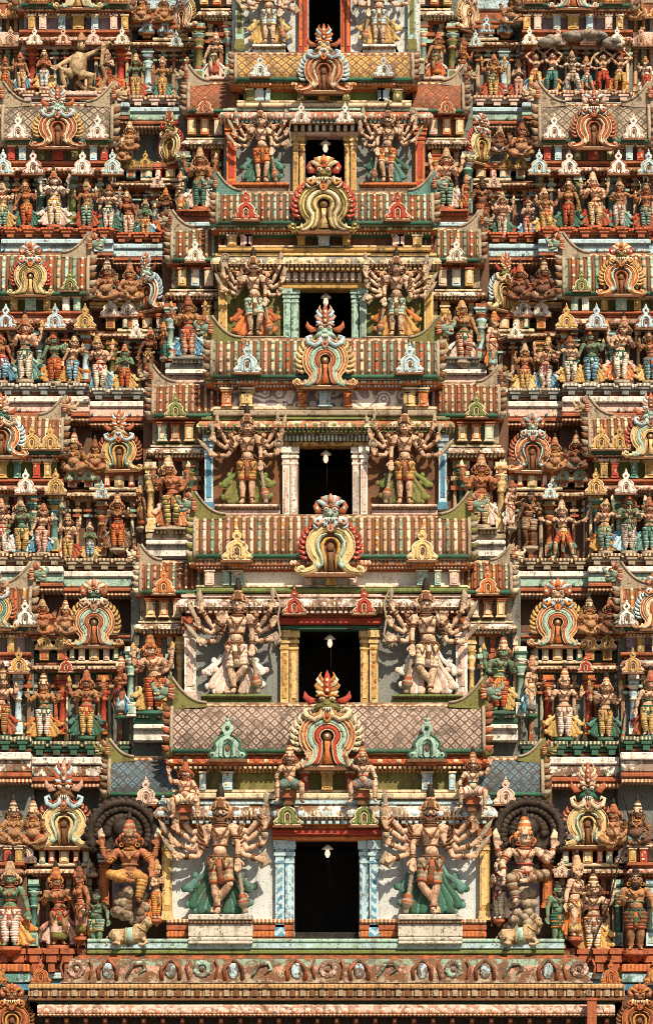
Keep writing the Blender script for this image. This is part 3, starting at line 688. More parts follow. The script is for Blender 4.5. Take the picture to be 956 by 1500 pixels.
def tall_mask_mesh():
    b = MB(); RY = V((0, 1, 0))
    b.ell((0, .02, .62), (.16, .13, .13), 12, 8, 0); b.ell((0, -.10, .56), (.075, .09, .05), 10, 7, 0)
    b.tube([(-.20, -.02, .46), (-.12, -.08, .52), (0, -.10, .53), (.12, -.08, .52), (.20, -.02, .46)], [(.03, .04), (.05, .06), (.055, .07), (.05, .06), (.03, .04)], 8, 0, ref=RY)
    for q in (-1, 1):
        b.ell((q * .08, -.10, .655), (.05, .045, .042), 10, 7, 4); b.ell((q * .08, -.14, .652), (.02, .015, .02), 7, 5, 5)
        b.tube([(q * .01, -.12, .69), (q * .09, -.14, .725), (q * .18, -.08, .70)], .022, 6, 1)
        for k in range(5): b.tube([(q * (.02 + .035 * k), -.15 + .02 * k, .50), (q * (.02 + .04 * k), -.16 + .02 * k, .43 + .014 * k)], [.02, .005], 5, 3)
        b.tube([(q * .06, -.06, .50), (q * .09, -.07, .38), (q * .20, -.07, .31), (q * .33, -.06, .36), (q * .36, -.05, .46), (q * .29, -.05, .49), (q * .26, -.05, .43)], [(.05, .05), (.065, .055), (.065, .05), (.055, .05), (.04, .04), (.03, .03), (.01, .02)], 8, 2, ref=RY)
        b.tube([(q * .10, -.10, .47), (q * .13, -.11, .39), (q * .21, -.11, .35), (q * .30, -.10, .40)], [(.012, .02), (.022, .02), (.022, .02), (.008, .01)], 6, 1, ref=RY)
        b.tube([(q * .16, 0, .62), (q * .27, -.02, .62), (q * .35, -.02, .70), (q * .36, 0, .80)], [(.04, .03), (.07, .04), (.05, .035), (.006, .01)], 8, 5, ref=RY)
        for z0, dx, dz, w, m in ((.72, .13, .07, .05, 2), (.78, .16, .12, .05, 1), (.86, .13, .14, .045, 2), (.94, .09, .13, .038, 1)):
            b.tube([(q * .03, 0, z0), (q * (.03 + dx * .6), -.04, z0 + dz * .35), (q * (.03 + dx), -.03, z0 + dz), (q * (.02 + dx * .8), -.01, z0 + dz * 1.5)], [(w * .7, .03), (w, .04), (w * .6, .03), (.005, .008)], 7, m, ref=RY)
    b.tube([(0, 0, .70), (0, -.05, .84), (0, -.06, .98), (0, -.03, 1.08), (0, 0, 1.17)], [(.06, .05), (.065, .05), (.06, .045), (.04, .03), (.005, .008)], 8, 5, ref=RY)
    for k in range(3): b.ell((0, -.10, .80 + .09 * k), (.03, .025, .035), 7, 5, 4 if k != 1 else 1)
    b.prism([(-.10, .40), (-.06, .28), (0, .22), (.06, .28), (.10, .40), (0, .45)], -.10, .02, 1, .15); b.ell((0, -.11, .34), (.035, .03, .04), 7, 5, 5)
    return b.mesh('monster_mask', [M('white')] * 6)
def beast_mesh():
    """horned beast head in profile facing -x: slots hide, mane, teeth, tongue"""
    b = MB()
    b.ell((0, 0, 0), (.30, .20, .26), 12, 8, 0); b.ell((-.26, 0, -.03), (.20, .15, .13), 10, 7, 0)
    b.tube([(-.30, 0, .02), (-.44, 0, .08), (-.50, 0, .22), (-.42, 0, .32), (-.34, 0, .28)], [(.11, .11), (.10, .10), (.075, .08), (.05, .06), (.02, .03)], 8, 0)
    b.tube([(-.02, 0, -.18), (-.22, 0, -.30), (-.38, 0, -.30), (-.44, 0, -.22)], [.12, .10, .07, .02], 8, 0)
    b.tube([(-.10, 0, -.16), (-.28, 0, -.20), (-.42, -.02, -.14)], [.06, .05, .015], 7, 3)
    for q in (-1, 1):
        b.ell((-.13, q * .16, .12), (.085, .06, .085), 9, 7, 2); b.ell((-.15, q * .205, .12), (.04, .03, .04), 7, 5, 3)
        b.tube([(-.02, q * .16, .18), (-.14, q * .19, .22), (-.26, q * .14, .16)], .035, 6, 1)
        for k in range(4): b.tube([(-.22 - .06 * k, q * .12, -.10), (-.22 - .065 * k, q * .13, -.20)], [.03, .006], 5, 2)
        b.tube([(.06, q * .16, .16), (.14, q * .20, .34), (.05, q * .18, .50)], [(.08, .05), (.09, .05), (.01, .01)], 7, 1)
        for k in range(5):
            a = .6 - k * .5
            b.tube([(.16, q * .12, .12 - .09 * k), (.32, q * .16, .16 - .12 * k), (.42, q * .12, .24 - .14 * k)], [.06, .075, .012], 7, 1 if k % 2 else 3)
    b.tube([(-.02, 0, .22), (-.04, 0, .42), (.06, 0, .58)], [.07, .09, .01], 7, 3)
    me = b.mesh('beast_head', [M('white')] * 4)
    fl = me.copy()
    for v in fl.vertices: v.co.x = -v.co.x
    fl.flip_normals(); fl.update()
    return me, fl
def lamp_parts():
    a = MB(); a.lathe((0, 0, 0), [(.012, .17), (.03, .16), (.10, .10), (.115, .075), (.10, .07)], 14)
    c = MB(); c.lathe((0, 0, 0), [(.03, .07), (.048, .03), (.055, -.02), (.03, -.075), (.004, -.09)], 12)
    d = MB(); d.tube([(0, 0, .17), (0, 0, .42)], .008, 6); d.tube([(.02, .01, .16), (.02, .01, -.65)], .004, 5)
    return a, c, d
SG = small_gable_mesh(); ARCH = medallion_mesh(); ARCH2 = scroll_arch_mesh(); FLM = flames_mesh(); MASK = mask_mesh(); MASK2 = tall_mask_mesh(); BEAST = beast_mesh()
def gable(px, py, hpx, Y, c='white', e='pink', back='brown', parent=None):
    """py = foot of the ornament"""
    h = PX(hpx, Y)
    return put(SG, 'small_gable', parent or TOWER, [c, e, back], (WX(px, Y), Y, WZ(py, Y)), RND.uniform(-.06, .06), (h * 1.02, h * .9, h))
def medallion(px, py, u, Y, bands, flame, mask, rz=0.0, zs=1.0, parent=None, arch=0):
    s = PX(u, Y); loc = (WX(px, Y), Y, WZ(py, Y))
    a = put((ARCH, ARCH2)[arch], 'gable_medallion', parent or TOWER, [bands[0], bands[1], bands[2], bands[3] if len(bands) > 3 else 'white', 'brown', bands[0]], loc, rz, (s * (1.04 + RND.uniform(-.06, .06)), s * .75, s * (.94 + RND.uniform(-.03, .03))))
    for nm, me, ms in (('flame_rim', FLM, flame), ('monster_mask', MASK2 if (int(px) + int(py)) % 3 else MASK, mask)):
        o = put(me, nm, a, ms, (0, -.05 if nm == 'monster_mask' else 0, 0))
        if nm == 'monster_mask': o.scale = (1, 1, zs)
    return a
MASKS = [['mint', 'dusty', 'sky', 'white', 'ivory', 'rust'], ['olive', 'amber', 'cream', 'ivory', 'cream', 'red'], ['brown', 'rust', 'sky', 'ivory', 'ivory', 'dusty'], ['green', 'dusty', 'cream', 'white', 'ivory', 'rust'], ['sand', 'orange', 'sky', 'white', 'ivory', 'rust']]
def beast(px, py, hpx, Y, facing, cols, parent=None, rz=0):
    s = PX(hpx, Y)
    return put(BEAST[0 if facing < 0 else 1], 'beast_head', parent or TOWER, cols, (WX(px, Y), Y, WZ(py, Y)), rz, s)
def barrel(px0, px1, Y, ye, yr, style, cols, ends=(1, 1), finc='olive', headcols=('sage', 'dusty', 'cream', 'rust'), rimc=('brown', 'rust'), fin=True, hs=1.0):
    """barrel (wagon) roof; ye eave line, yr ridge line; front bulge toward the viewer"""
    p = Part(); Yf = Y - .40
    x0, x1 = sorted((WX(px0, Yf), WX(px1, Yf))); z0 = WZ(ye, Yf); yc = Y + .16; z1 = WZ(yr, yc - .2); h = z1 - z0; ry = yc - Yf
    def arc(t, g=0.0):       # t 0 eave .. 1 ridge
        a = -.28 + t * (PI / 2 + .28)
        return (yc - (ry + g) * math.cos(a), z0 + h * .16 + (h * .84 + g) * math.sin(a) + (0 if a > 0 else 0))
    NA = 14; prof = [arc(i / NA) for i in range(NA + 1)]
    prof += [(2 * yc - y, z) for y, z in prof[-2::-1]]
    vs = []; fs = []
    for x in (x0, x1):
        vs += [(x, y, z) for y, z in prof]
    n = len(prof)
    for i in range(n - 1): fs.append((i, n + i, n + i + 1, i + 1))
    fs.append(tuple(range(n))); fs.append(tuple(range(2 * n - 1, n - 1, -1)))
    p.b.add(vs, fs, p.i(cols[0]), False)
    if style == 'rib':
        st = max(.075, h * .095); k = int((x1 - x0) / st)
        for i in range(k):
            x = x0 + (i + .5) * (x1 - x0) / k
            if i % 2 == 0: c = cols[1 + (i // 2) % (len(cols) - 1)]
            else: c = 'brown'
            w = st * (.52 if i % 2 == 0 else .22)
            p.b.tube([(x, *arc(t / 8, .01)) for t in range(0, 8)], [(w * .7, w)] * 8, 7, p.i(c), ref=V((1, 0, 0)))
            if i % 2 == 0:
                for t in (.12, .3, .48, .66):
                    y, z = arc(t, .045); p.b.ell((x, y, z), (w * .9, .03, h * .05), 6, 5, p.i('cream' if (i // 2) % 2 else cols[1]))
    # eave bead, fillets and ridge
    y, z = arc(0.03, .02)
    p.b.tube([(x0 - .02, y, z), (x1 + .02, y, z)], .055, 8, p.i('green'))
    p.b.box(x0 + .02, x1 - .02, Y - .30, yc + .3, z0 - .10, z0 + .07, p.i('cream'))
    rd = Part()
    zr = arc(1.0)[1]
    rd.b.mold(x0, x1, yc - .12, [(0, zr - .10), (.05, zr - .06), (.05, zr - .015), (.02, zr - .015), (.02, zr + .04), (-.06, zr + .085), (-.12, zr + .085)], [rd.i(cols[0] if False else 'cream|brown|flake'), rd.i('stone|brown|flake'), rd.i('olive')], .24)
    ya, za = arc(.86, .02)
    rd.b.tube([(x0, ya, za), (x1, ya, za)], .03, 6, rd.i('cream|rust|stripe'))
    o = p.build('barrel_roof'); rd.build('roof_ridge', o)
    for q, on in ((-1, ends[0]), (1, ends[1])):
        if not on: continue
        xe = x0 if q < 0 else x1
        e = Part(); a, b_ = e.i(rimc[0]), e.i(rimc[1])
        e.b.tube([(xe, *arc(t / 10, .03)) for t in range(0, 11)], [(.06, .05)] * 11, 7, e.i('stone'), ref=V((1, 0, 0)))
        nl = 8
        for i in range(nl):
            yy, zz = arc((i + .4) / nl, .03); L_ = .13 + .22 * h * .4
            e.b.tube([(xe + q * .02, yy + .06, zz), (xe + q * L_ * .6, yy + .02, zz + .02), (xe + q * L_, yy - .03, zz + .09 * h)], [(.06 * h + .03, .06), (.055 * h + .03, .055), (.012, .015)], 7, a if i % 2 else b_, ref=V((0, 1, 0)))
        y_, z_ = arc(0, .0)
        e.b.ell((xe + q * .06, y_ + .05, z_ + .06), (.13 * h + .04, .1, .13 * h + .02), 9, 7, e.i(finc))
        e.build('gable_rim', o)
        if fin:
            f = Part(); fh = .55 * h * hs; fl = .75 * h * hs
            pts = [(xe + q * .12, zr - .05)]
            poly = [(xe - q * fl * t, zr + .06 + fh * (1 - t) ** 2.2) for t in [i / 8 for i in range(9)]]
            poly = [(xe + q * .10, zr + fh * 1.12 + .05)] + poly + [(xe - q * fl, zr - .06), (xe + q * .14, zr - .12)]
            if q < 0: poly = poly[::-1]
            f.b.prism(poly[::-1], yc - .27, yc - .12, f.i(finc), .02)
            f.b.tube([(xe - q * fl * t / 8, yc - .27, zr + .06 + fh * (1 - t / 8) ** 2.2) for t in range(9)], .035, 6, f.i('stone'))
            f.build('horn_fin', o)
            hb = put(BEAST[0 if q < 0 else 1], 'beast_head', o, headcols, (xe + q * .17, yc - .30, zr + fh * .55), 0, .54 * h * hs)
    return o
GLOW = bpy.data.materials.new('lamp glass'); GLOW.use_nodes = True
_g = GLOW.node_tree.nodes['Principled BSDF']; _g.inputs['Base Color'].default_value = (.8, .74, .62, 1); _g.inputs['Roughness'].default_value = .2
_g.inputs['Emission Color'].default_value = (1, .86, .64, 1); _g.inputs['Emission Strength'].default_value = .55
# ------------------------------------------------------------------ central stack of doorways
CEN = {
 1: dict(w=(250, 706), door=(431, 526, 1232, 1364), lint=1214, ent=(1212, 1168), neck=1130, rc=1098, roof=(235 + 16, 716 - 8, 1033), ped=(1340, 1383), wall='pale!', interior=1,
         entc=('orange', 'cream|brown|fine', 'white|brown|flake', 'sky', 'cream'), lintc=('red', 'orange'), pc=('sky', 'sky|blue|zig'), neckw='olive', nc=('sky', 'red', 'gold'), rcc=('gold|brown|fine', 'rust', 'orange|red|zig', 'cream', 'green'),
         rs=('lattice', ['ashrose|soot|lattice']), med=(479, 1079, 88, ('orange', 'mint', 'red', 'cream'), ('cream', 'olive'), MASKS[1]), kud=((333, 1124, 62, 'mint', 'green'), (625, 1124, 62, 'mint', 'green')),
         top=((421, 1209, 46, 'moss', 'cream'), (533, 1209, 46, 'moss', 'cream')), pedc='chalk', cor=((238, 252), 'gold', 'yellow')),
 2: dict(w=(283, 676), door=(437, 527, 924, 1034), lint=904, ent=(902, 866), neck=835, rc=813, roof=(285, 687, 757), ped=(1017, 1036), wall='grey!',
         entc=('rust', 'cream|brown|fine', 'white|brown|flake', 'rose', 'moss'), lintc=('red', 'green'), pc=('yellow', 'gold|rust|dots'), neckw='white!', nc=('mint', 'rose', 'gold'), rcc=('rust', 'orange', 'cream|rust|fine', 'rose', 'cream'),
         rs=('rib', ['brown', 'sand', 'rose', 'sage', 'cream', 'dusty', 'amber']), med=(484, 800, 80, ('yellow', 'mint', 'gold', 'cream'), ('red', 'cream'), MASKS[0]), kud=((347, 833, 50, 'yellow', 'cream'), (618, 833, 50, 'yellow', 'cream')),
         top=((431, 899, 38, 'red', 'cream'), (533, 899, 38, 'red', 'cream')), pedc='moss', cor=((270, 287), 'white', 'rose')),
 3: dict(w=(312, 645), door=(437, 515, 654, 760), lint=636, ent=(636, 607), neck=568, rc=550, roof=(310, 641, 498), ped=(738, 762), wall='brown',
         entc=('cream|rust|stripe', 'cream|green|fine', 'cream|rust|flake', 'moss', 'stone'), lintc=('green|white|fine', 'gold|brown|dots'), pc=('white', 'rose'), neckw='lilac|white|scroll', nc=('yellow', 'orange', 'sky'), rcc=('rust', 'orange', 'cream|brown|fine', 'sky', 'cream'),
         rs=('rib', ['brown', 'sage', 'dusty', 'cream', 'sage', 'rust', 'mint']), med=(476, 528, 74, ('orange', 'mint', 'rust', 'cream'), ('yellow', 'cream'), MASKS[0]), kud=((362, 558, 44, 'sky', 'white'), (600, 558, 44, 'sky', 'white')),
         top=(), pedc='rose', cor=((300, 312), 'sky', 'blue')),
 4: dict(w=(318, 632), door=(438, 514, 424, 500), lint=398, ent=(398, 366), neck=344, rc=325, roof=(318, 633, 283), ped=(492, 505), wall='olive',
         entc=('gold|rust|fine', 'cream|brown|fine', 'grey|cream|flake', 'yellow', 'gold'), lintc=('brown|white|stripe', 'gold'), pc=('mint', 'mint|teal|dots'), neckw='brown', nc=('rose', 'gold', 'sky'), rcc=('green', 'rust', 'gold|green|fine', 'cream', 'rose'),
         rs=('rib', ['brown', 'sage', 'rust', 'sand', 'mint', 'dusty', 'sage']), med=(474, 300, 74, ('yellow', 'cream', 'yellow', 'olive'), ('red', 'cream'), MASKS[1]), kud=((360, 334, 42, 'red', 'cream'), (582, 334, 42, 'red', 'cream')),
         top=(), pedc='stone', cor=((320, 333), 'yellow', 'gold')),
 5: dict(w=(328, 622), door=(447, 504, 199, 286), lint=182, ent=(182, 154), neck=130, rc=115, roof=(345, 604, 79), ped=(267, 288), wall='grey!',
         entc=('red', 'white|rust|fine', 'rose|rust|flake', 'mint', 'cream'), lintc=('black|white|stripe', 'rose'), pc=('yellow', 'gold|rust|dots'), neckw='moss', nc=('sky', 'olive', 'gold'), rcc=('rust', 'orange', 'cream|rust|fine', 'gold', 'mint'),
         rs=('lattice', ['gold|umber|lattice']), med=(474, 103, 64, ('rust', 'cream', 'rust', 'cream'), ('sky', 'white'), MASKS[4]), kud=((381, 124, 32, 'white', 'sky'), (562, 124, 32, 'white', 'sky')),
         top=((441, 180, 30, 'white', 'rose'), (505, 180, 30, 'white', 'rose')), pedc='orange', cor=((332, 346), 'orange', 'red')),
 6: dict(w=(340, 615), door=(452, 498, -60, 84), lint=-78, ent=(-78, -105), neck=-128, rc=-145, roof=(352, 600, -185), ped=(64, 86), wall='pale',
         entc=('red', 'white|rust|fine', 'rose|rust|flake', 'mint', 'cream'), lintc=('red', 'rose'), pc=('red', 'orange'), neckw='moss', nc=('sky', 'red', 'gold'), rcc=('rust', 'orange', 'cream|rust|fine', 'gold', 'mint'),
         rs=('rib', ['olive', 'mint', 'rust', 'cream']), med=(474, -160, 64, ('rust', 'cream', 'rust', 'cream'), ('sky', 'white'), MASKS[4]), kud=(), top=(), pedc='white', cor=((345, 357), 'mint', 'olive')),
}
for n, c in CEN.items():
    Y = YW(n); d0, d1, dt, db = c['door']; w0, w1 = c['w']; ent0, ent1 = c['ent']
    # wall with a real opening and a chamber lined black to paint its shade
    p = Part(); zb = WZ(db + 30, Y); zt = WZ(ent1 - 2, Y); zd = WZ(dt, Y)
    X0, X1, A0, A1 = WX(w0, Y), WX(w1, Y), WX(d0, Y), WX(d1, Y)
    p.box(X0, A0, Y, Y + 2.6, zb, zt, c['wall']); p.box(A1, X1, Y, Y + 2.6, zb, zt, c['wall']); p.box(A0, A1, Y + .003, Y + 2.6, zd, zt, c['wall'])
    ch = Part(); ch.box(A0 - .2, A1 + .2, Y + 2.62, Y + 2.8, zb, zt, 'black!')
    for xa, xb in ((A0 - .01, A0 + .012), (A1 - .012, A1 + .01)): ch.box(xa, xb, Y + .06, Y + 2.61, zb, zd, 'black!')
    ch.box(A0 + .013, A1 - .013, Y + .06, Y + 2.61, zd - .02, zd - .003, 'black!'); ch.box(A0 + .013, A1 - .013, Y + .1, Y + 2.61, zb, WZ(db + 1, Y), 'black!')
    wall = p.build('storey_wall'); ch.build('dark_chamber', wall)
    # door frame: stacked pilasters each side, jamb bead, lintel
    wj = (d1 - d0) * .13; jambs = []
    for q, xe in ((-1, d0), (1, d1)):
        p = Part(); pil(p, xe + q * 1, xe + q * (wj + 1), Y, db + 8, dt - 1, c['pc'][1], c['pc'][0], c['pc'][0], .12); jambs.append((p, 'door_jamb'))
        p = Part(); pil(p, xe + q * (wj + 2.5), xe + q * (2 * wj + 3), Y, db + 8, dt - 1, c['pc'][0], c['pc'][1], c['pc'][0], .20); jambs.append((p, 'door_pilaster'))
    p = Part()
    strips(p, d0 - wj * 2 - 8, d1 + wj * 2 + 8, Y, [(dt - 1, dt - (dt - c['lint']) * .45, c['lintc'][1], .24), (dt - (dt - c['lint']) * .45 - .5, c['lint'], c['lintc'][0], .33)])
    door = p.build('door_lintel')
    for p, nm in jambs: p.build(nm, door)
    # plinth below the wall, pedestals
    pd0, pd1 = c['ped']
    for q in (-1, 1):
        p = Part()
        xi = d0 - wj * 2 - 6 if q < 0 else d1 + wj * 2 + 6; xo = w0 - 6 if q < 0 else w1 + 6
        if n == 1: strips(p, xo, d0 if q < 0 else d1, Y, [(1382, 1374, 'brown', .26), (1373.5, 1364, 'orange|rust|fine', .22), (1363.5, 1353, 'rust', .2), (1352.5, 1346, 'cream|rust|fine', .25)])
        else: strips(p, xo, xi, Y, [(pd1 + 24, pd1 + 4, 'stone', .5), (pd1 + 3.5, pd1 - 1, 'cream' if n != 4 else 'grey', .55)])
        p.build('wall_plinth')
    # end pillars and entablature
    (c0, c1), ca, cb = c['cor'][0], c['cor'][1], c['cor'][2]
    for m in (0, 1):
        p = Part()
        a, b_ = (c0, c1) if m == 0 else (2 * CX - c0, 2 * CX - c1)
        pil(p, a, b_, Y, pd0 + 8, ent0 + 1, ca, cb, 'rust' if n in (1, 2) else ca, .22)
        p.build('corner_pilaster')
    p = Part(); entab(p, c0 - 12, 2 * CX - c0 + 12, Y, ent0, ent1, c['entc'], .46)
    # break the cornice forward above the doorway
    entab(p, d0 - wj * 2 - 16, d1 + wj * 2 + 16, Y - .10, ent0 + .5, ent1 - .8, c['entc'], .48)
    cor = p.build('cornice')
    # neck with little pilasters
    p = Part(); rc, nk = c['rc'], c['neck']; r0, r1, ry = c['roof']
    zb_, zt_ = WZ(ent1 + 3, Y - .1), WZ(rc, Y - .1)
    p.box(WX(r0 + 14, Y), WX(r1 - 14, Y), Y - .12, Y + 1.0, zb_, zt_ , c['neckw'])
    strips(p, r0 + 2, r1 - 2, Y - .12, [(ent1 + 2, ent1 - (ent1 - nk) * .17, c['entc'][4], .30), (ent1 - (ent1 - nk) * .18, ent1 - (ent1 - nk) * .30, 'cream', .18)])
    mx = c['med'][0]; hw = 60 if n < 3 else 48
    xs = [(mx, 'c', 16), (mx - 33, 's', 11), (mx + 33, 's', 11), (r0 + 22, 's', 13), (r1 - 22, 's', 13), (r0 + 46, 't', 9), (r1 - 46, 't', 9)] + [(k[0], 't', 15) for k in c['kud']]
    for x, ty, w in xs:
        cc = c['nc'][{'c': 2, 's': 1, 't': 0}[ty]]
        pil(p, x - w / 2, x + w / 2, Y - .12, ent1 - (ent1 - nk) * .30, nk, cc, cc + '|cream|dots', 'cream', .25 if ty != 'c' else .31)
    p.build('roof_neck')
    p = Part(); entab(p, r0 - 8, r1 + 8, Y - .10, nk, rc - 1, c['rcc'], .34)
    entab(p, mx - hw, mx + hw, Y - .18, nk + .6, rc - 2, c['rcc'], .36, dent=False)
    for k in c['kud']: entab(p, k[0] - 17, k[0] + 17, Y - .16, nk + .4, rc - 1.4, c['rcc'], .36, dent=False)
    p.build('eave_cornice')
    roof = barrel(r0, r1, Y - .10, rc, ry, c['rs'][0], c['rs'][1], finc='olive' if n in (2, 3, 1) else 'teal' if n in (4,) else 'stone', rimc=('brown', 'rust') if n == 1 else ('olive', 'stone') if n == 2 else ('stone', 'brown'), fin=n not in (5,))
    mx, my, mu, mb_, fl_, mk = c['med']; medallion(mx, my, mu, Y - .66, mb_, fl_, mk, arch=n in (2, 5, 6))
    for k in c['kud']: gable(k[0], k[1] - 12, k[2], Y - .66, k[3], k[4], 'brown', roof)
    for k in c['top']: gable(k[0], k[1], k[2], Y - .62, k[3], k[4], 'brown', cor)
    # lamp in the doorway
    a, b_, d_ = LAMP = lamp_parts()
    L_ = empty('hanging_lamp', (WX((d0 + d1) / 2 + (1 if n != 5 else 1), Y + .12), Y + .12, WZ(dt + 18, Y + .12)), 0, 1.25, f'small white glass lamp hanging in the dark doorway of the {ORD[n]} storey', 'lamp', 'lamps hanging in the doorways')
    LM = (M('white'), M('cream'), M('dark'))
    a.build('lamp_shade', [LM[0]], L_); b_.build('lamp_bulb', [GLOW], L_); d_.build('cord', [LM[2]], L_)

# ------------------------------------------------------------------ base below the lowest storey
p = Part(); Y = 0
strips(p, 128, 826, Y, [(1398, 1391, 'moss', .62), (1390.5, 1381, 'sky|mint|flake', .64), (1380.5, 1375, 'mint', .66)])
p.build('blue_ledge')
p = Part()
Yf = -.9; x0, x1 = WX(88, Yf) + .5, WX(868, Yf) - .5; z0, z1 = WZ(1440, Yf), WZ(1397, Yf); h = z1 - z0
p.b.mold(x0, x1, -.5, [(.38 * 1.3, z0), (.42, z0 + .12 * h), (.40, z0 + .35 * h), (.34, z0 + .6 * h), (.22, z0 + .84 * h), (.05, z1), (-.3, z1)], [p.i('umber|stone|flake'), p.i('brown|stone|flake'), p.i('umber|dusty|flake'), p.i('brown|sage|flake'), p.i('rust|umber|flake'), p.i('umber')], 1.2)
cap = p.build('painted_cornice')
p = Part(); k = 0
x = 112
while x < 850:           # alternating lotus rosettes and blue niches along the painted cornice
    Yk = -.95; X, Z = WX(x, Yk), WZ(1419, Yk); r = PX(16, Yk)
    if k % 4 == 2:
        p.b.tube([(X - r * 1.2, Yk + .02, Z - r * .8), (X - r * .5, Yk + .02, Z + r * .5), (X + r * .3, Yk + .05, Z + r * .6), (X + r * .6, Yk + .02, Z), (X, Yk, Z - r * .4)], [(.03, .02), (.05, .025), (.05, .025), (.04, .02), (.02, .01)], 7, p.i('mint|umber|flake'), ref=V((0, 1, 0)))
    elif k % 2 == 1:
        p.b.tube([(X - r * .8, Yk + .02, Z - r), (X - r * .85, Yk, Z), (X, Yk + .1, Z + r * .95), (X + r * .85, Yk, Z), (X + r * .8, Yk + .02, Z - r)], [(.05, .05)] * 5, 7, p.i('rust|umber|flake'), ref=V((0, 1, 0)))
        p.b.ell((X, Yk + .02, Z - .05), (r * .5, .03, r * .75), 10, 7, p.i('sky|umber|flake'))
    else:
        for j in range(11):
            a = 2 * PI * j / 11; p.b.ell((X + r * .6 * math.cos(a), Yk + .02 + .08 * max(0, math.sin(a)), Z + r * .6 * math.sin(a)), (r * .27, .018, r * .27), 7, 5, p.i('rose|umber|flake' if k % 8 == 0 else 'mint|umber|flake'))
        p.b.ell((X, Yk, Z), (r * .26, .03, r * .26), 8, 6, p.i('cream|umber|flake' if k % 8 == 0 else 'sky|umber|flake'))
        for q in (-1, 1):
            p.b.tube([(X + q * r * 1.2, Yk + .1, Z + r * .9), (X + q * r * 1.45, Yk + .03, Z + .2 * r), (X + q * r * 1.2, Yk, Z - r * .9)], [(.03, .03)] * 3, 6, p.i('rust|umber|flake'), ref=V((0, 1, 0)))
    x += 46; k += 1
p.build('lotus_frieze', cap)
p = Part()
strips(p, 42, 914, -.5, [(1466, 1461, 'brown', .80), (1460.5, 1449, 'brown|sand|fine', .78), (1448.5, 1441, 'amber|sand|fine', .84)], 1.6)
Yf = -1.3; n = 62
for i in range(n):
    X = WX(46 + (i + .5) * 864 / n, Yf); p.box(X - .055, X + .055, Yf - .035, Yf + .1, WZ(1459, Yf), WZ(1450, Yf), 'brown' if i % 2 else 'stone')
p.build('dentil_cornice')
p = Part()
strips(p, 55, 900, -.5, [(1471, 1466.5, 'green', .60), (1485, 1471.5, 'rose|dusty|scroll', .82), (1487.5, 1485.5, 'cream|rust|fine', .85)], 1.6)
n = 46
for i in range(n):
    X = WX(60 + (i + .5) * 836 / n, -1.16)
    p.b.ell((X, -1.325, WZ(1481, -1.325)), (.085, .03, .075), 8, 6, p.i('rose')); p.b.ell((X, -1.345, WZ(1483, -1.345)), (.04, .025, .045), 7, 5, p.i('orange'))
p.build('petal_frieze')
p = Part()
p.box(WX(-260, 0), WX(1216, 0), 1.25, 8, 8.0, WZ(1392, 1.2), 'umber')
p.box(WX(120, 0), WX(834, 0), .1, 8, 8.0, WZ(1392, .1), 'brown')
p.box(WX(40, 0), WX(915, 0), -.75, 1, 8.0, WZ(1486.5, -.75), 'dark')
for i in range(30):
    X = WX(70 + i * 28.2, -.9); p.box(X - .05, X + .05, -1.05, -.7, WZ(1499, -1), WZ(1492, -1), 'rust'); p.b.ell((X, -1.06, WZ(1495, -1.06)), (.03, .03, .03), 6, 5, p.i('cream'))
p.build('lower_wall')
p = Part(); p.box(-15, 15, -1.6, 9, 0, 7.2, 'granite'); p.box(-15.4, 15.4, -2, 9.2, 7.2, 8.1, 'granite'); p.box(-15.6, 15.6, -2.3, 9.3, 0, 1.2, 'granite')
for i in range(16):
    X = -14.2 + i * 1.89; p.box(X - .28, X + .28, -1.85, -1.5, 1.2, 7.2, 'stone')
p.build('granite_base')

# the next storey below shows at both lower corners
for s in (-1, 1):
    X = lambda px: 2 * CX - px if s > 0 else px
    p = Part(); strips(p, X(-140), X(44), -.2, [(1424, 1412, 'orange|rust|fine', .5), (1440, 1424.5, 'sky|teal|flake', .44), (1452, 1440.5, 'blue', .4), (1500, 1452.5, 'umber', .3)], 1.0); p.build('lower_ledge')
    medallion(X(18), 1494, 56, -1.05, ('rust', 'brown', 'amber', 'amber'), ('brown', 'rust'), ['brown', 'rust', 'amber', 'cream', 'sand', 'rust'], arch=1)
    gable(X(-6), 1440, 40, -.8, 'amber', 'rust')
    gable(X(60), 1440, 34, -.62, 'rust', 'amber')
# storeys that carry on above the picture
p = Part()
p.box(WX(345, 8), WX(610, 8), 8.5, 9.9, WZ(90, 7), WZ(-420, 7), 'rust'); p.box(WX(180, 8), WX(775, 8), 8.6, 9.8, WZ(120, 7), WZ(-400, 7), 'umber'); p.box(WX(-260, 8), WX(1216, 8), 8.7, 9.7, WZ(120, 7), WZ(-380, 7), 'umber')
for i in range(9): strips(p, -260, 1216, 8.7, [(30 - i * 45, 18 - i * 45, ('rust', 'cream|rust|fine', 'rose')[i % 3], .5), (14 - i * 45, 0 - i * 45, ('sky', 'white', 'mint')[i % 3], .35)], .4)
p.build('upper_wall')
# ------------------------------------------------------------------ flanking bays, built on both sides
mir = lambda px, s: px if s < 0 else 2 * CX - px
SIDE = {-1: 'left', 1: 'right'}
LEDGE = {1: 1388, 2: 1079, 3: 811, 4: 562, 5: 334, 6: 134, 7: -60}
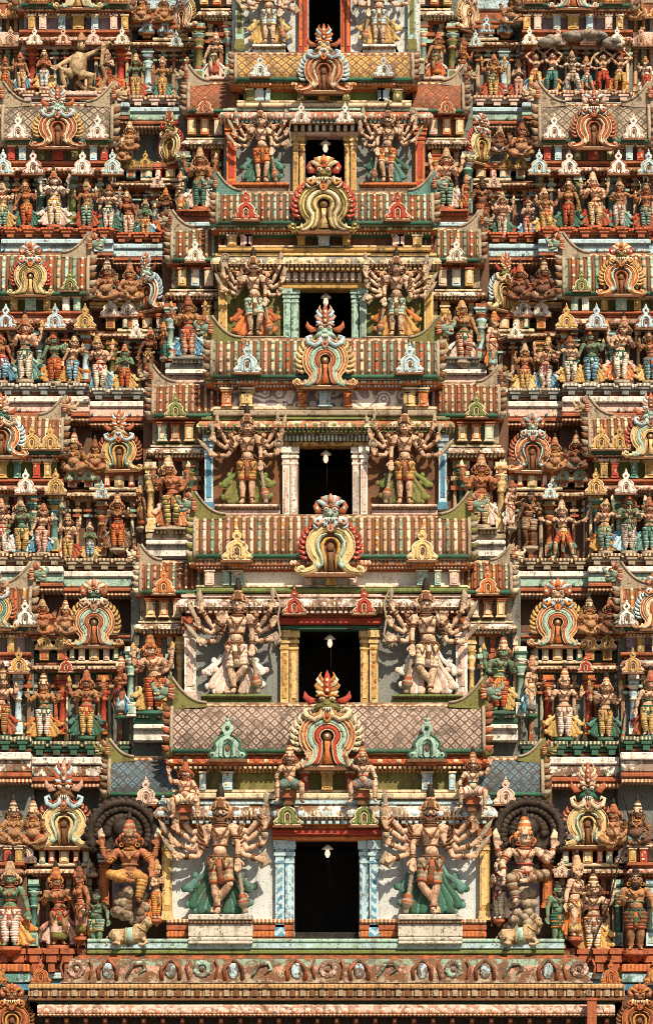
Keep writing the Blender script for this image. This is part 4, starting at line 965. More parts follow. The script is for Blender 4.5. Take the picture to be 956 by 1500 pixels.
# A: beside the centre; x0,x1, ent low/high, neck top, eave, ridge, pedestal
BA = {1: (150, 256, 1216, 1192, 1186, 1162, 1112, 1348), 2: (196, 284, 930, 906, 876, 866, 824, 1042), 3: (214, 308, 672, 648, 618, 607, 563, 772), 4: (242, 320, 440, 420, 392, 379, 336, 522), 5: (266, 336, 218, 198, 172, 161, 122, 306), 6: (288, 342, 30, 8, -18, -30, -70, 112)}
BB = {1: (36, 150, 1286, 1266, 1243, 1236), 2: (46, 196, 986, 969, 944, 930), 3: (93, 214, 732, 715, 692, 694), 4: (131, 242, 497, 483, 462, 442), 5: (166, 266, 276, 262, 244, 238), 6: (190, 288, 70, 56, 40, 30)}
BC = {1: (-120, 36, 1286, 1266, 1243, 1236, 1180), 2: (-130, 46, 986, 958, 932, 918, 858), 3: (-110, 93, 724, 704, 674, 660, 611), 4: (-80, 131, 482, 458, 436, 428, 374), 5: (2, 166, 256, 238, 214, 205, 153), 6: (28, 190, 66, 46, 22, 6, -44)}
PALS = {1: ('rust', 'orange|cream|fine', 'brown|orange|flake'), 2: ('green', 'cream|green|fine', 'white'), 3: ('stone', 'cream|brown|fine', 'mint'), 4: ('grey', 'stone|white|fine', 'rose'), 5: ('rust', 'red|orange|fine', 'sky'), 6: ('rose', 'cream|rust|fine', 'mint'), 7: ('rust', 'rose', 'green')}
BANDS = [('yellow', 'mint', 'yellow', 'cream'), ('orange', 'mint', 'rust', 'cream'), ('gold', 'teal', 'gold', 'cream'), ('orange', 'teal', 'rust', 'white'), ('yellow', 'olive', 'gold', 'cream'), ('rust', 'cream', 'rust', 'cream')]
FL = [('rust', 'rose'), ('gold', 'cream'), ('rust', 'pink'), ('sky', 'white'), ('red', 'rose'), ('gold', 'cream')]
WALLC = {1: 'umber', 2: 'slate', 3: 'umber', 4: 'umber', 5: 'slate', 6: 'slate'}
for s in (-1, 1):
    X = lambda px: mir(px, s)
    for n in range(1, 7):
        yc = YW(n); YA, YB, YC = yc + .45, yc + .95, yc + .62; led = LEDGE[n]; up_ = LEDGE[n + 1]; P0, P1, P2 = PALS[n]
        # backing walls (one per storey and side)
        p = Part()
        for (b0, b1, Yb, tp) in ((BC[n][0], BC[n][1] + 4, YC, BC[n][5] - 4 if n > 1 else 1232), (BB[n][0] - 3, BB[n][1] + 4, YB, BB[n][5] - 3), (BA[n][0] - 4, BA[n][1] + 6, YA, BA[n][6] + 20)):
            xa, xb = sorted((WX(X(b0), Yb), WX(X(b1), Yb)))
            p.box(xa, xb, Yb + .013 * n, Yb + 2.5, WZ(led + 150, Yb), WZ(tp, Yb), WALLC[n])
            if n > 1 or Yb == YB:
                k_ = max(2, int(abs(b1 - b0) / 15)); ent_ = {YC: BC[n][2], YB: BB[n][2], YA: BA[n][2]}[Yb]
                for i in range(k_):
                    xm = b0 + (i + .5) * (b1 - b0) / k_
                    if xm < -20: continue
                    cc = ('rust', 'sage', 'dusty', 'stone')[(i + n) % 4]
                    pil(p, X(xm) - 2.6, X(xm) + 2.6, Yb, led + 6, ent_ + 1, cc, ('cream', 'sand', 'rust')[i % 3], None, .08 + .02 * (i % 2))
                    for t0 in (.24, .34): p.box(*sorted((WX(X(xm) - 6.5, Yb), WX(X(xm) + 6.5, Yb))), Yb - .16, Yb + .05, WZ(ent_ + (led - ent_) * t0, Yb), WZ(ent_ + (led - ent_) * (t0 - .045), Yb), ('sand', 'rust', 'mint')[(i + int(t0 * 10)) % 3])
        wall = p.build('storey_wall')
        # ledge the figures stand on: corbel course, fascia, painted panel, bead
        if n > 1:
            p = Part()
            for (b0, b1, Yb, dl) in ((BC[n][0], BC[n][1], YC, 0), (BB[n][0], BB[n][1], YB, 7)):
                l = led + dl; low = 64 if n < 3 else 52 if n < 5 else 44; k_ = low / 64
                strips(p, X(b0), X(b1), Yb, [(l + 8 * k_, l, P1, .50), (l + 15 * k_, l + 8.4 * k_, P0, .42), (l + 22 * k_, l + 15.4 * k_, 'brown', .36), (l + 34 * k_, l + 22.4 * k_, 'white' if n in (2, 3, 4) else 'sky', .58 if dl == 0 else .54),
                                              (l + 52 * k_, l + 34.4 * k_, P2 + '|brown|flake' if n == 2 else P2, .48), (l + 60 * k_, l + 52.4 * k_, 'rust', .55), (l + 68 * k_, l + 60.4 * k_, 'cream|rust|fine', .50)], .8)
                nb = max(3, int(abs(b1 - b0) / 24))
                for i in range(nb):
                    xx = WX(X(b0 + (i + .5) * (b1 - b0) / nb), Yb - .5); wv = PX(6.5, Yb)
                    for t0, t1, g, cc in ((0.5, 5, 1.5, P1), (5.2, 11, 1.15, P0), (11.2, 20, .75, P0)):
                        p.box(xx - wv * g, xx + wv * g, Yb - .50 - .07 * g, Yb - .2, WZ(l + t1 * k_, Yb - .5), WZ(l + t0 * k_, Yb - .5), cc)
                    if i % 2 == 0:
                        p.b.tube([(xx - wv * 1.6, Yb - .50, WZ(l + 50 * k_, Yb - .50)), (xx - wv * .8, Yb - .36, WZ(l + 37 * k_, Yb - .34))], [.035, .035], 6, p.i('teal'))
                        p.b.tube([(xx + wv * .2, Yb - .50, WZ(l + 50 * k_, Yb - .50)), (xx + wv, Yb - .36, WZ(l + 37 * k_, Yb - .34))], [.035, .035], 6, p.i('cream'))
            p.build('statue_ledge')
        else:
            p = Part()
            strips(p, X(-120), X(128), YB, [(1398, 1389, 'orange|rust|fine', .55), (1408, 1398.5, 'rust', .62), (1424, 1408.5, 'brown', .45), (1434, 1424.5, 'sky', .55), (1450, 1434.5, 'blue', .45), (1500, 1450.5, 'brown', .40)], .8)
            for i in range(7):
                xx = WX(X(-20 + i * 24), YB - .62); wv = PX(8, YB)
                for t0, t1, g in ((1390, 1398, 1.3), (1398.5, 1410, .95), (1410.5, 1424, .6)): p.box(xx - wv * g, xx + wv * g, YB - .62 - .1 * g, YB - .2, WZ(t1, YB - .6), WZ(t0, YB - .6), 'rust')
            p.build('statue_ledge')
        # ---- bay C: outer pavilion with barrel roof
        c0, c1, e0, e1, nk, ev, rg = BC[n]
        p = Part(); entab(p, X(c0), X(c1), YC, e0, e1, (P0, 'cream|rust|fine', 'rose|brown|flake' if n != 2 else 'white|brown|flake', 'rust', 'mint' if n % 2 else 'cream'), .44)
        cor = p.build('cornice')
        p = Part(); xa, xb = sorted((WX(X(c0 + 8), YC), WX(X(c1 - 8), YC)))
        p.box(xa, xb, YC - .14, YC + .9, WZ(e1 + 4, YC), WZ(ev, YC), ('olive', 'stone', 'lilac', 'moss')[n % 4])
        strips(p, X(c0), X(c1), YC - .14, [(e1 + 2, e1 - 3, 'rust', .26)])
        cx = {1: -40, 2: -8, 3: 2, 4: 45, 5: 85, 6: 115}[n]
        ncs = [('gold', 'sky', 'red'), ('rose', 'gold', 'mint'), ('gold', 'teal', 'red'), ('mint', 'gold', 'white'), ('red', 'olive', 'sky'), ('gold', 'sky', 'rose')][n - 1]
        for i, dx in enumerate((0, -24, 24, -52, 52, -68, 68, -90, 90)):
            x = cx + dx
            if c0 + 8 < x < c1 - 6: pil(p, X(x) - (8 if i == 0 else 5), X(x) + (8 if i == 0 else 5), YC - .14, e1 - 3.5, nk - 1, ncs[(i + 1) // 2 % 3], ncs[(i + 1) // 2 % 3] + '|cream|dots', 'cream', .25)
        p.build('roof_neck')
        p = Part(); entab(p, X(c0 - 2), X(c1 + 2), YC - .1, nk, ev - 1, ('cream', 'rust', 'stone|cream|fine', 'rose', 'green'), .32); p.build('eave_cornice')
        st = {1: ('rib', ['brown', 'rust', 'gold']), 2: ('rib', ['brown', 'rust', 'amber', 'dusty', 'cream']), 3: ('rib', ['brown', 'dusty', 'cream', 'rust', 'sand']), 4: ('rib', ['brown', 'sage', 'rust', 'sand', 'mint']), 5: ('lattice', ['stone|soot|lattice']), 6: ('rib', ['brown', 'amber', 'rust'])}[n]
        if n > 1:
            ends = ((0, 1) if s < 0 else (1, 0)) if n not in (5, 6) else (1, 1)
            roof = barrel(X(c0 + 2), X(c1 - 2), YC - .08, ev, rg, st[0], st[1], ends, 'stone', ('sand', 'dusty', 'cream', 'rust') if n % 2 else ('sage', 'rust', 'cream', 'dusty'), ('stone', 'brown'), True, .9)
            medallion(X(cx), (ev + rg) / 2 + (8 if n == 5 else 4), {2: 56, 3: 60, 4: 53, 5: 58, 6: 54}[n], YC - .62, BANDS[(n + (s > 0) * (n != 5) * 3) % 6], FL[(n + (s > 0)) % 6], MASKS[(n + (s > 0) * 2) % 5], arch=(n in (5, 3)) if s < 0 else (n in (4, 5)))
            for dx in ((-58, 58) if n not in (2, 3) else (45, 72)):
                x = cx + dx
                if c0 < x < c1 - 8: gable(X(x), ev - 2, {5: 36, 4: 30, 3: 36, 2: 38, 6: 30}[n], YC - .56, {5: 'white', 4: 'moss', 3: 'gold', 2: 'white', 6: 'gold'}[n], {5: 'rose', 4: 'cream', 3: 'cream', 2: 'grey', 6: 'rust'}[n], 'brown', roof)
        # small gables along bay C cornice
        for i, dx in enumerate((-80, -36, 36, 80) if n != 6 else (-64, -22, 22, 64)):
            x = cx + dx
            if c0 < x < c1 and n > 1: gable(X(x), e0 - 1, 36 if n != 6 else 26, YC - .55, (['mint', 'gold', 'white', 'sky', 'white', 'rose'][n - 1] if i in (1, 2) else ['mint', 'mint', 'gold', 'gold', 'sky', 'white'][n - 1]), ('cream', 'rust', 'rose')[i % 3], 'brown', cor)
        # outermost sliver beyond bay C
        if c0 > -60:
            Yo = YC + .35; p = Part(); xa, xb = sorted((WX(X(-260), Yo), WX(X(c0 + 6), Yo)))
            p.box(xa, xb, Yo, Yo + 2, WZ(led + 150, Yo), WZ(rg + 20, Yo), WALLC[n]); strips(p, X(-260), X(c0), Yo, [(led + 10, led, P1, .45), (led + 20, led + 10.5, P0, .4), (led + 40, led + 20.5, P2, .3), (e0, e1, 'rose', .4), (nk, ev, 'rust', .35), (ev - .5, rg + 14, 'stone', .3)])
            for i, x in enumerate((c0 - 4, c0 - 16, c0 - 28, c0 - 40)):
                if x > -30: pil(p, X(x) - 3, X(x) + 3, Yo, led, e0, ('rust', 'sage', 'dusty')[i % 3], 'sand', None, .12); pil(p, X(x) - 3, X(x) + 3, Yo, e1, nk, ('gold', 'rust', 'sky')[i % 3], 'sand', None, .12)
            wl_ = p.build('storey_wall')
            for x in (c0 - 12, c0 - 34):
                if x > -25: gable(X(x), e0 + 1, 28, Yo - .5, 'dusty', 'cream', 'brown', wl_); gable(X(x), nk + 4, 26, Yo - .45, 'amber', 'cream', 'brown', wl_)
        # ---- bay B: recessed, big horseshoe medallion over a niche
        b0, b1, e0, e1, nk, gn = BB[n]
        mx = {1: 94, 2: 138, 3: 175, 4: 216, 5: 250, 6: 268}[n]
        p = Part(); entab(p, X(b0), X(b1), YB, e0, e1, (P0, 'cream|rust|fine', 'stone|cream|flake', 'rust', 'cream'), .40)
        p.build('cornice')
        p = Part(); xa, xb = sorted((WX(X(b0), YB), WX(X(b1), YB)))
        strips(p, X(mx - 44), X(mx + 44), YB - .1, [(nk + 2, nk - 4, 'rust', .36), (e1 + 3, e1 - 2, 'cream', .30)])
        strips(p, X(b0), X(b1), YB - .02, [(gn + 4, gn, 'rust' if n != 4 else 'gold', .40), (gn + 9, gn + 4.4, 'stone', .34)])
        for i, dx in enumerate((0, -18, 18, -32, 32)):
            pil(p, X(mx + dx) - (7 if i == 0 else 4.5), X(mx + dx) + (7 if i == 0 else 4.5), YB - .12, e1 - 2.5, nk + 2.5, ('gold', 'red', 'red', 'mint', 'mint')[i] if n % 2 else ('gold', 'rose', 'rose', 'green', 'green')[i], 'cream', 'rust', .30)
        pairs = {1: (14, 38), 2: (65, 91), 3: (106, 130), 4: (162, 188), 5: (192, 213), 6: (215, 242)}[n]
        kb = {1: 1262, 2: 950, 3: 704, 4: 463, 5: 247, 6: 48}[n]
        for x in pairs:
            pil(p, X(x) - 6.5, X(x) + 6.5, YB - .12, e1 - 2.5, kb + 2, ('gold', 'mint')[n % 2] if n != 3 else 'rose', 'rust', 'stone', .27)
            strips(p, X(x - 11), X(x + 11), YB - .12, [(kb + 3, kb, 'green' if n < 3 else 'rust', .28)])
        nkp = p.build('roof_neck')
        for x in pairs: gable(X(x), kb, {1: 36, 2: 30, 3: 28, 4: 33, 5: 26, 6: 26}[n], YB - .42, {1: 'rose', 2: 'gold', 3: 'mint', 4: 'white', 5: 'gold', 6: 'sky'}[n], {1: 'white', 2: 'cream', 3: 'gold', 4: 'rose', 5: 'olive', 6: 'grey'}[n], 'brown', nkp)
        my = {1: 1206, 2: 912, 3: 661, 4: 428, 5: 214, 6: 22}[n]; mu = {1: 68, 2: 66, 3: 57, 4: 53, 5: 50, 6: 46}[n]
        rz = {1: 0, 2: 0, 3: -.12, 4: -.75, 5: -.8, 6: -.85}[n] * s
        medallion(X(mx), my, mu, YB - .52, BANDS[(n - 1 + (n in (3, 4) and s > 0) * 1) % 6], FL[(n - 1) % 6], MASKS[(n + 1 + (s > 0)) % 5], -rz, 1.25 if n == 1 else 1.0, arch=n in (1, 3, 4, 5))
        gable(X({1: 132, 2: 97, 3: 149, 4: 200, 5: 231, 6: 258}[n]), e0 - 2, {1: 26, 2: 26, 3: 26, 4: 26, 5: 24, 6: 24}[n], YB - .5, {1: 'rose', 2: 'red', 3: 'sky', 4: 'white', 5: 'rose', 6: 'sky'}[n], 'cream', 'brown', nkp)
        # ---- bay A: beside the central stack
        a0, a1, e0, e1, nk, ev, rg, pd = BA[n]
        p = Part(); entab(p, X(a0), X(a1 + 4), YA, e0, e1, ('rust', 'orange' if n == 1 else 'cream|brown|fine', 'white|brown|flake', 'cream', 'moss'), .42)
        p.build('cornice')
        p = Part(); xa, xb = sorted((WX(X(a0 + 10), YA), WX(X(a1), YA)))
        p.box(xa, xb, YA - .12, YA + .8, WZ(e1 + 3, YA), WZ(ev, YA), 'stone')
        gx = {1: 214, 2: 240, 3: 257, 4: 286, 5: 300, 6: 318}[n]
        if nk < e1 - 8:
            for dx, cc in ((0, 'orange' if n != 4 else 'sky'), (-19, 'gold' if n != 3 else 'mint'), (20, 'gold' if n == 3 else 'rose')): pil(p, X(gx + dx) - 6, X(gx + dx) + 6, YA - .12, e1 - 2, nk, cc, 'cream', 'rust', .25)
        p.build('roof_neck')
        p = Part(); entab(p, X(a0 + 2), X(a1 + 4), YA - .08, nk, ev - 1, ('stone', 'rust', 'cream|rust|fine', 'red', 'cream'), .32); p.build('eave_cornice')
        stA = {1: ('lattice', ['deepblue|soot|lattice']), 2: ('rib', ['brown', 'rust', 'sage', 'dusty', 'amber']), 3: ('rib', ['brown', 'dusty', 'rust', 'sand']), 4: ('rib', ['brown', 'sage', 'rust', 'sand']), 5: ('lattice', ['rust|umber|lattice']), 6: ('rib', ['rust', 'gold'])}[n]
        roof = barrel(X(a0 + 10), X(a1 + 14), YA - .06, ev, rg, stA[0], stA[1], (1, 0) if s < 0 else (0, 1), 'olive' if n in (1,) else 'stone', {1: ('olive', 'dusty', 'cream', 'rust'), 2: ('cream', 'dusty', 'white', 'rust')}.get(n, ('stone', 'brown', 'cream', 'rust')), ('stone', 'cream') if n == 2 else ('brown', 'stone'), True, .9)
        gable(X(gx), (ev + 16 if n == 1 else ev + 4), {1: 40, 2: 38, 3: 36, 4: 34, 5: 28, 6: 26}[n], YA - .58, {1: 'rose', 2: 'orange', 3: 'moss', 4: 'white', 5: 'rust', 6: 'gold'}[n], 'cream', 'brown', roof)
        if n == 1: gable(X(239), 1210, 46, YA - .50, 'sky', 'white', 'blue', roof)
        # pedestal block the A statue stands on, and courses under it
        if n > 1:
            p = Part(); sx = {2: 224, 3: 250, 4: 276, 5: 292, 6: 312}[n]
            strips(p, X(a0), X(a1 + 6), YA, [(pd + 18, pd + 9, P0, .36), (pd + 26, pd + 18.5, 'white' if n != 5 else 'sky', .42), (pd + 44, pd + 26.5, 'white' if n < 4 else 'rose', .30)], .8)
            strips(p, X(sx - 24), X(sx + 24), YA - .1, [(pd + 9, pd + 4, P1, .34), (pd + 4, pd, P0, .42)], .5)
            p.build('pedestal')
            pc = {2: ('mint', 'white', 'green'), 3: ('yellow', 'cream', 'gold'), 4: ('mint', 'rust', 'sky'), 5: ('green', 'grey', 'mint'), 6: ('olive', 'mint', 'rust')}[n]
            column(X({2: 192, 3: 221, 4: 250, 5: 270, 6: 292}[n]), YA - .2, pd + 8, e0 + (18 if n == 2 else 6), 12, *pc)
            column(X({2: 264, 3: 279, 4: 303, 5: 316, 6: 334}[n]), YA - .12, pd + 4, e0 + 3, 9, *({2: ('yellow', 'gold', 'cream'), 3: ('green', 'olive', 'rust'), 4: ('yellow', 'gold', 'cream'), 5: ('orange', 'gold', 'red'), 6: ('mint', 'cream', 'rust')}[n]))
        # columns between the figures of the rows
        for x, yb, cc in {1: [(50, 1386, ('teal', 'mint', 'green')), (2, 1386, ('mint', 'sky', 'teal'))], 2: [(92, 1076, ('red', 'orange', 'rust')), (152, 1076, ('red', 'orange', 'rust')), (27, 1076, ('sky', 'white', 'stone'))], 3: [(48, 808, ('mint', 'teal', 'rust')), (80, 808, ('teal', 'gold', 'mint')), (150, 815, ('rust', 'stone', 'gold'))],
                          4: [(58, 558, ('mint', 'teal', 'sky')), (126, 560, ('sky', 'rust', 'gold')), (164, 566, ('olive', 'gold', 'rust'))], 5: [(107, 330, ('moss', 'mint', 'grey')), (60, 330, ('teal', 'grey', 'mint')), (173, 340, ('sky', 'rust', 'grey')), (228, 340, ('white', 'rust', 'gold'))], 6: [(48, 130, ('red', 'orange', 'rust')), (177, 130, ('red', 'orange', 'rust')), (217, 138, ('sky', 'grey', 'mint'))]}[n]:
            Yb = YB if BB[n][0] <= x else YC
            column(X(x), Yb - .16, yb, (BB[n][2] if Yb == YB else BC[n][2]) + 3, 11, *cc)
# ------------------------------------------------------------------ statues
def plinth_mesh():
    b = MB(); b.lathe((0, -.01, 0), [(.02, -.15), (.05, -.12), (.11, -.075), (.15, -.06), (.155, -.035), (.135, -.03), (.16, -.004)], 12, sy=.62)
    return b.mesh('plinth', [M('stone')])
PLM = plinth_mesh()
CN = dict(amber='orange', sand='sandy', ochre='ochre', red='red', orange='orange', rust='rust-red', gold='gold', yellow='yellow', cream='cream', white='white', pink='pink', rose='pale pink', green='dark green', mint='mint green', olive='olive', moss='moss green',
          blue='blue', sky='pale blue', teal='teal', grey='grey', brown='brown', stone='stone-brown', umber='dark brown', bronze='bronze', ruddy='red-brown', flesh='tan', soot='black', dark='black')
PN = {'straight': 'statue', 'four': 'four-armed statue', 'swayed': 'swaying statue', 'hanging': 'halo-eared statue', 'bowman': 'bow-holding statue', 'prayer': 'praying statue', 'dancer': 'dancing statue', 'striding': 'striding swordsman', 'gowned': 'gowned statue',
      'bearded': 'bearded man', 'dwarf': 'squatting dwarf', 'enthroned': 'seated deity', 'perched': 'perched climber'}
KIND = {'dwarf': ('seated_dwarf_statue', 'dwarf statue'), 'enthroned': ('seated_statue', 'seated statue'), 'perched': ('perched_statue', 'seated statue'), 'dancer': ('dancing_statue', 'statue'), 'bearded': ('bearded_statue', 'statue')}
CROWNS = ['bronze', 'ochre', 'ruddy', 'brown', 'amber']
used = {}
def add(x, yf, hp, pose, skin, gar, gar2, sash, bay, n, flip=None, rz=0.0, dY=0.0, where=None, crown=None, plinth=True, ex=1.0):
    yb = {'A': YW(n) + .45 - .36, 'B': YW(n) + .95 - .46, 'C': YW(n) + .62 - .42, 'R': 0}[bay] + dY
    s = -1 if x < CX else 1
    h = PX(hp, yb) / (1.33 if POSES[pose].get('crown', 1) else 1.05 if pose != 'dancer' else 1.2)
    if pose == 'dwarf': h = PX(hp, yb) / .90
    if pose == 'enthroned': h = PX(hp, yb) / .92
    if pose == 'perched': h = PX(hp, yb) / 1.10
    nm, cat = KIND.get(pose, ('standing_statue', 'statue'))
    side = 'left' if s < 0 else 'right'
    legw = {'gowned': 'skirt', 'bearded': 'shorts', 'striding': 'shorts', 'dwarf': 'wrap', 'perched': 'shorts', 'enthroned': 'leggings'}.get(pose, 'leggings')
    sk = SKINW[skin]; turn = 'side-turned ' if abs(rz) > .7 else ''
    gcol = CN[gar]
    has_sash = POSES[pose].get('sash', 'full') is not None
    lab = f"{sk} {turn}{PN[pose]} in {gcol} {legw}" + (f" and {CN[sash]} sash" if has_sash and not (turn and where) else '')
    plc = where or f", {ORD[n]} storey, {side} side"
    lab = lab + plc
    lab = lab.replace(' ,', ',')
    grp = {'dwarf': 'squatting dwarf statues by the gable medallions'}.get(pose, f'statues standing in rows on the tower')
    if pose == 'perched': grp = 'statues perched on the lowest roof neck'
    if pose == 'enthroned': grp = None
    z = WZ(yf, yb)
    if pose == 'dwarf': z -= 0.155 * h * 0 + .0
    loc = (WX(x, yb), yb, z)
    if pose == 'dwarf': loc = (loc[0], loc[1], z - .01 * h)
    if pose == 'perched': loc = (loc[0], loc[1], z - .155 * h)
    cr = crown or CROWNS[int(x * 7 + yf) % 5]
    dk = skin in ('umber', 'ruddy', 'bronze')
    fl = (s > 0) if flip is None else flip
    jw = ('amber', 'rust')[int(x) % 2] if dk else ('brown', 'rust', 'umber', 'brown')[int(x + yf) % 4]
    r = statue(nm, pose, loc, h, skin, gar, gar2, sash, uniq(lab), cat, grp, fl, rz, cr, ('sand', 'cream', 'rust')[int(x + yf) % 3], 'dark', jw, 'cream' if n % 2 else 'gold', belt=('gold', 'rust', 'green', 'bronze', 'red')[int(x * 3 + yf) % 5], sx=ex)
    if plinth and pose not in ('dwarf', 'perched', 'enthroned'):
        put(PLM, 'plinth', r, [PALS[n][0] if n != 4 else 'stone'], (0, 0, -.004))
    used.setdefault(lab, []).append((x, yf)); return r
# --- door guardians
GU = {1: [(323, 1339, 160, 'guard_cross', 'flesh', 'sand', 'rust', 'teal'), (630, 1339, 160, 'guard_cross', 'flesh', 'stone', 'rust', 'teal')],
      2: [(346, 1017, 142, 'guard_two', 'tan', 'rose', 'cream', 'white'), (626, 1017, 142, 'guard_two', 'tan', 'cream', 'rose', 'white')],
      3: [(362, 738, 122, 'guard_three', 'flesh', 'gold', 'rust', 'moss'), (592, 738, 122, 'guard_three', 'flesh', 'gold', 'rust', 'moss')],
      4: [(371, 492, 108, 'guard_four', 'flesh', 'mint', 'cream', 'rust'), (580, 492, 108, 'guard_plain', 'flesh', 'mint', 'cream', 'orange')],
      5: [(382, 267, 97, 'guard_five', 'flesh', 'orange', 'rust', 'teal'), (568, 267, 97, 'guard_four', 'flesh', 'orange', 'cream', 'green')],
      6: [(394, 64, 97, 'guard_plain', 'flesh', 'sky', 'cream', 'yellow'), (555, 64, 97, 'guard_three', 'flesh', 'sky', 'cream', 'yellow')]}
for n, two in GU.items():
    for x, yf, hp, pose, skin, g, g2, sa in two:
        skin = 'tan' if n > 3 else skin
        yb = YW(n) - .40; h = PX(hp, yb); s = -1 if x < CX else 1
        lab = f"many-armed guardian statue in {CN[g]} shorts with club, {SIDE[s]} of the {ORD[n]} doorway"
        statue('guardian_statue', pose, (WX(x, yb), yb, WZ(yf, yb)), h, skin, g, g2, sa, uniq(lab), 'guardian statue', 'many-armed guardians beside the doorways', s > 0, 0, 'ochre', 'brown', 'dark', 'brown', 'stone', belt='brown', sx=.97)
        p = Part(); w = 47 if n == 1 else 52 if n == 2 else 48 if n == 3 else 46 if n == 4 else 42 if n == 5 else 24
        pd0, pd1 = yf, CEN[n]['ped'][1]; hh = pd1 - pd0; c = CEN[n]['pedc']
        rows = [(pd0 + hh * .20, pd0, c, .78), (pd0 + hh * .30, pd0 + hh * .205, 'sand|brown|fine', .73), (pd0 + hh * .76, pd0 + hh * .305, c if c != 'orange' else 'cream', .66), (pd0 + hh * .88, pd0 + hh * .765, c, .72), (pd1, pd0 + hh * .885, c, .77)]
        strips(p, x - w, x + w, YW(n), rows, .4); p.build('pedestal')
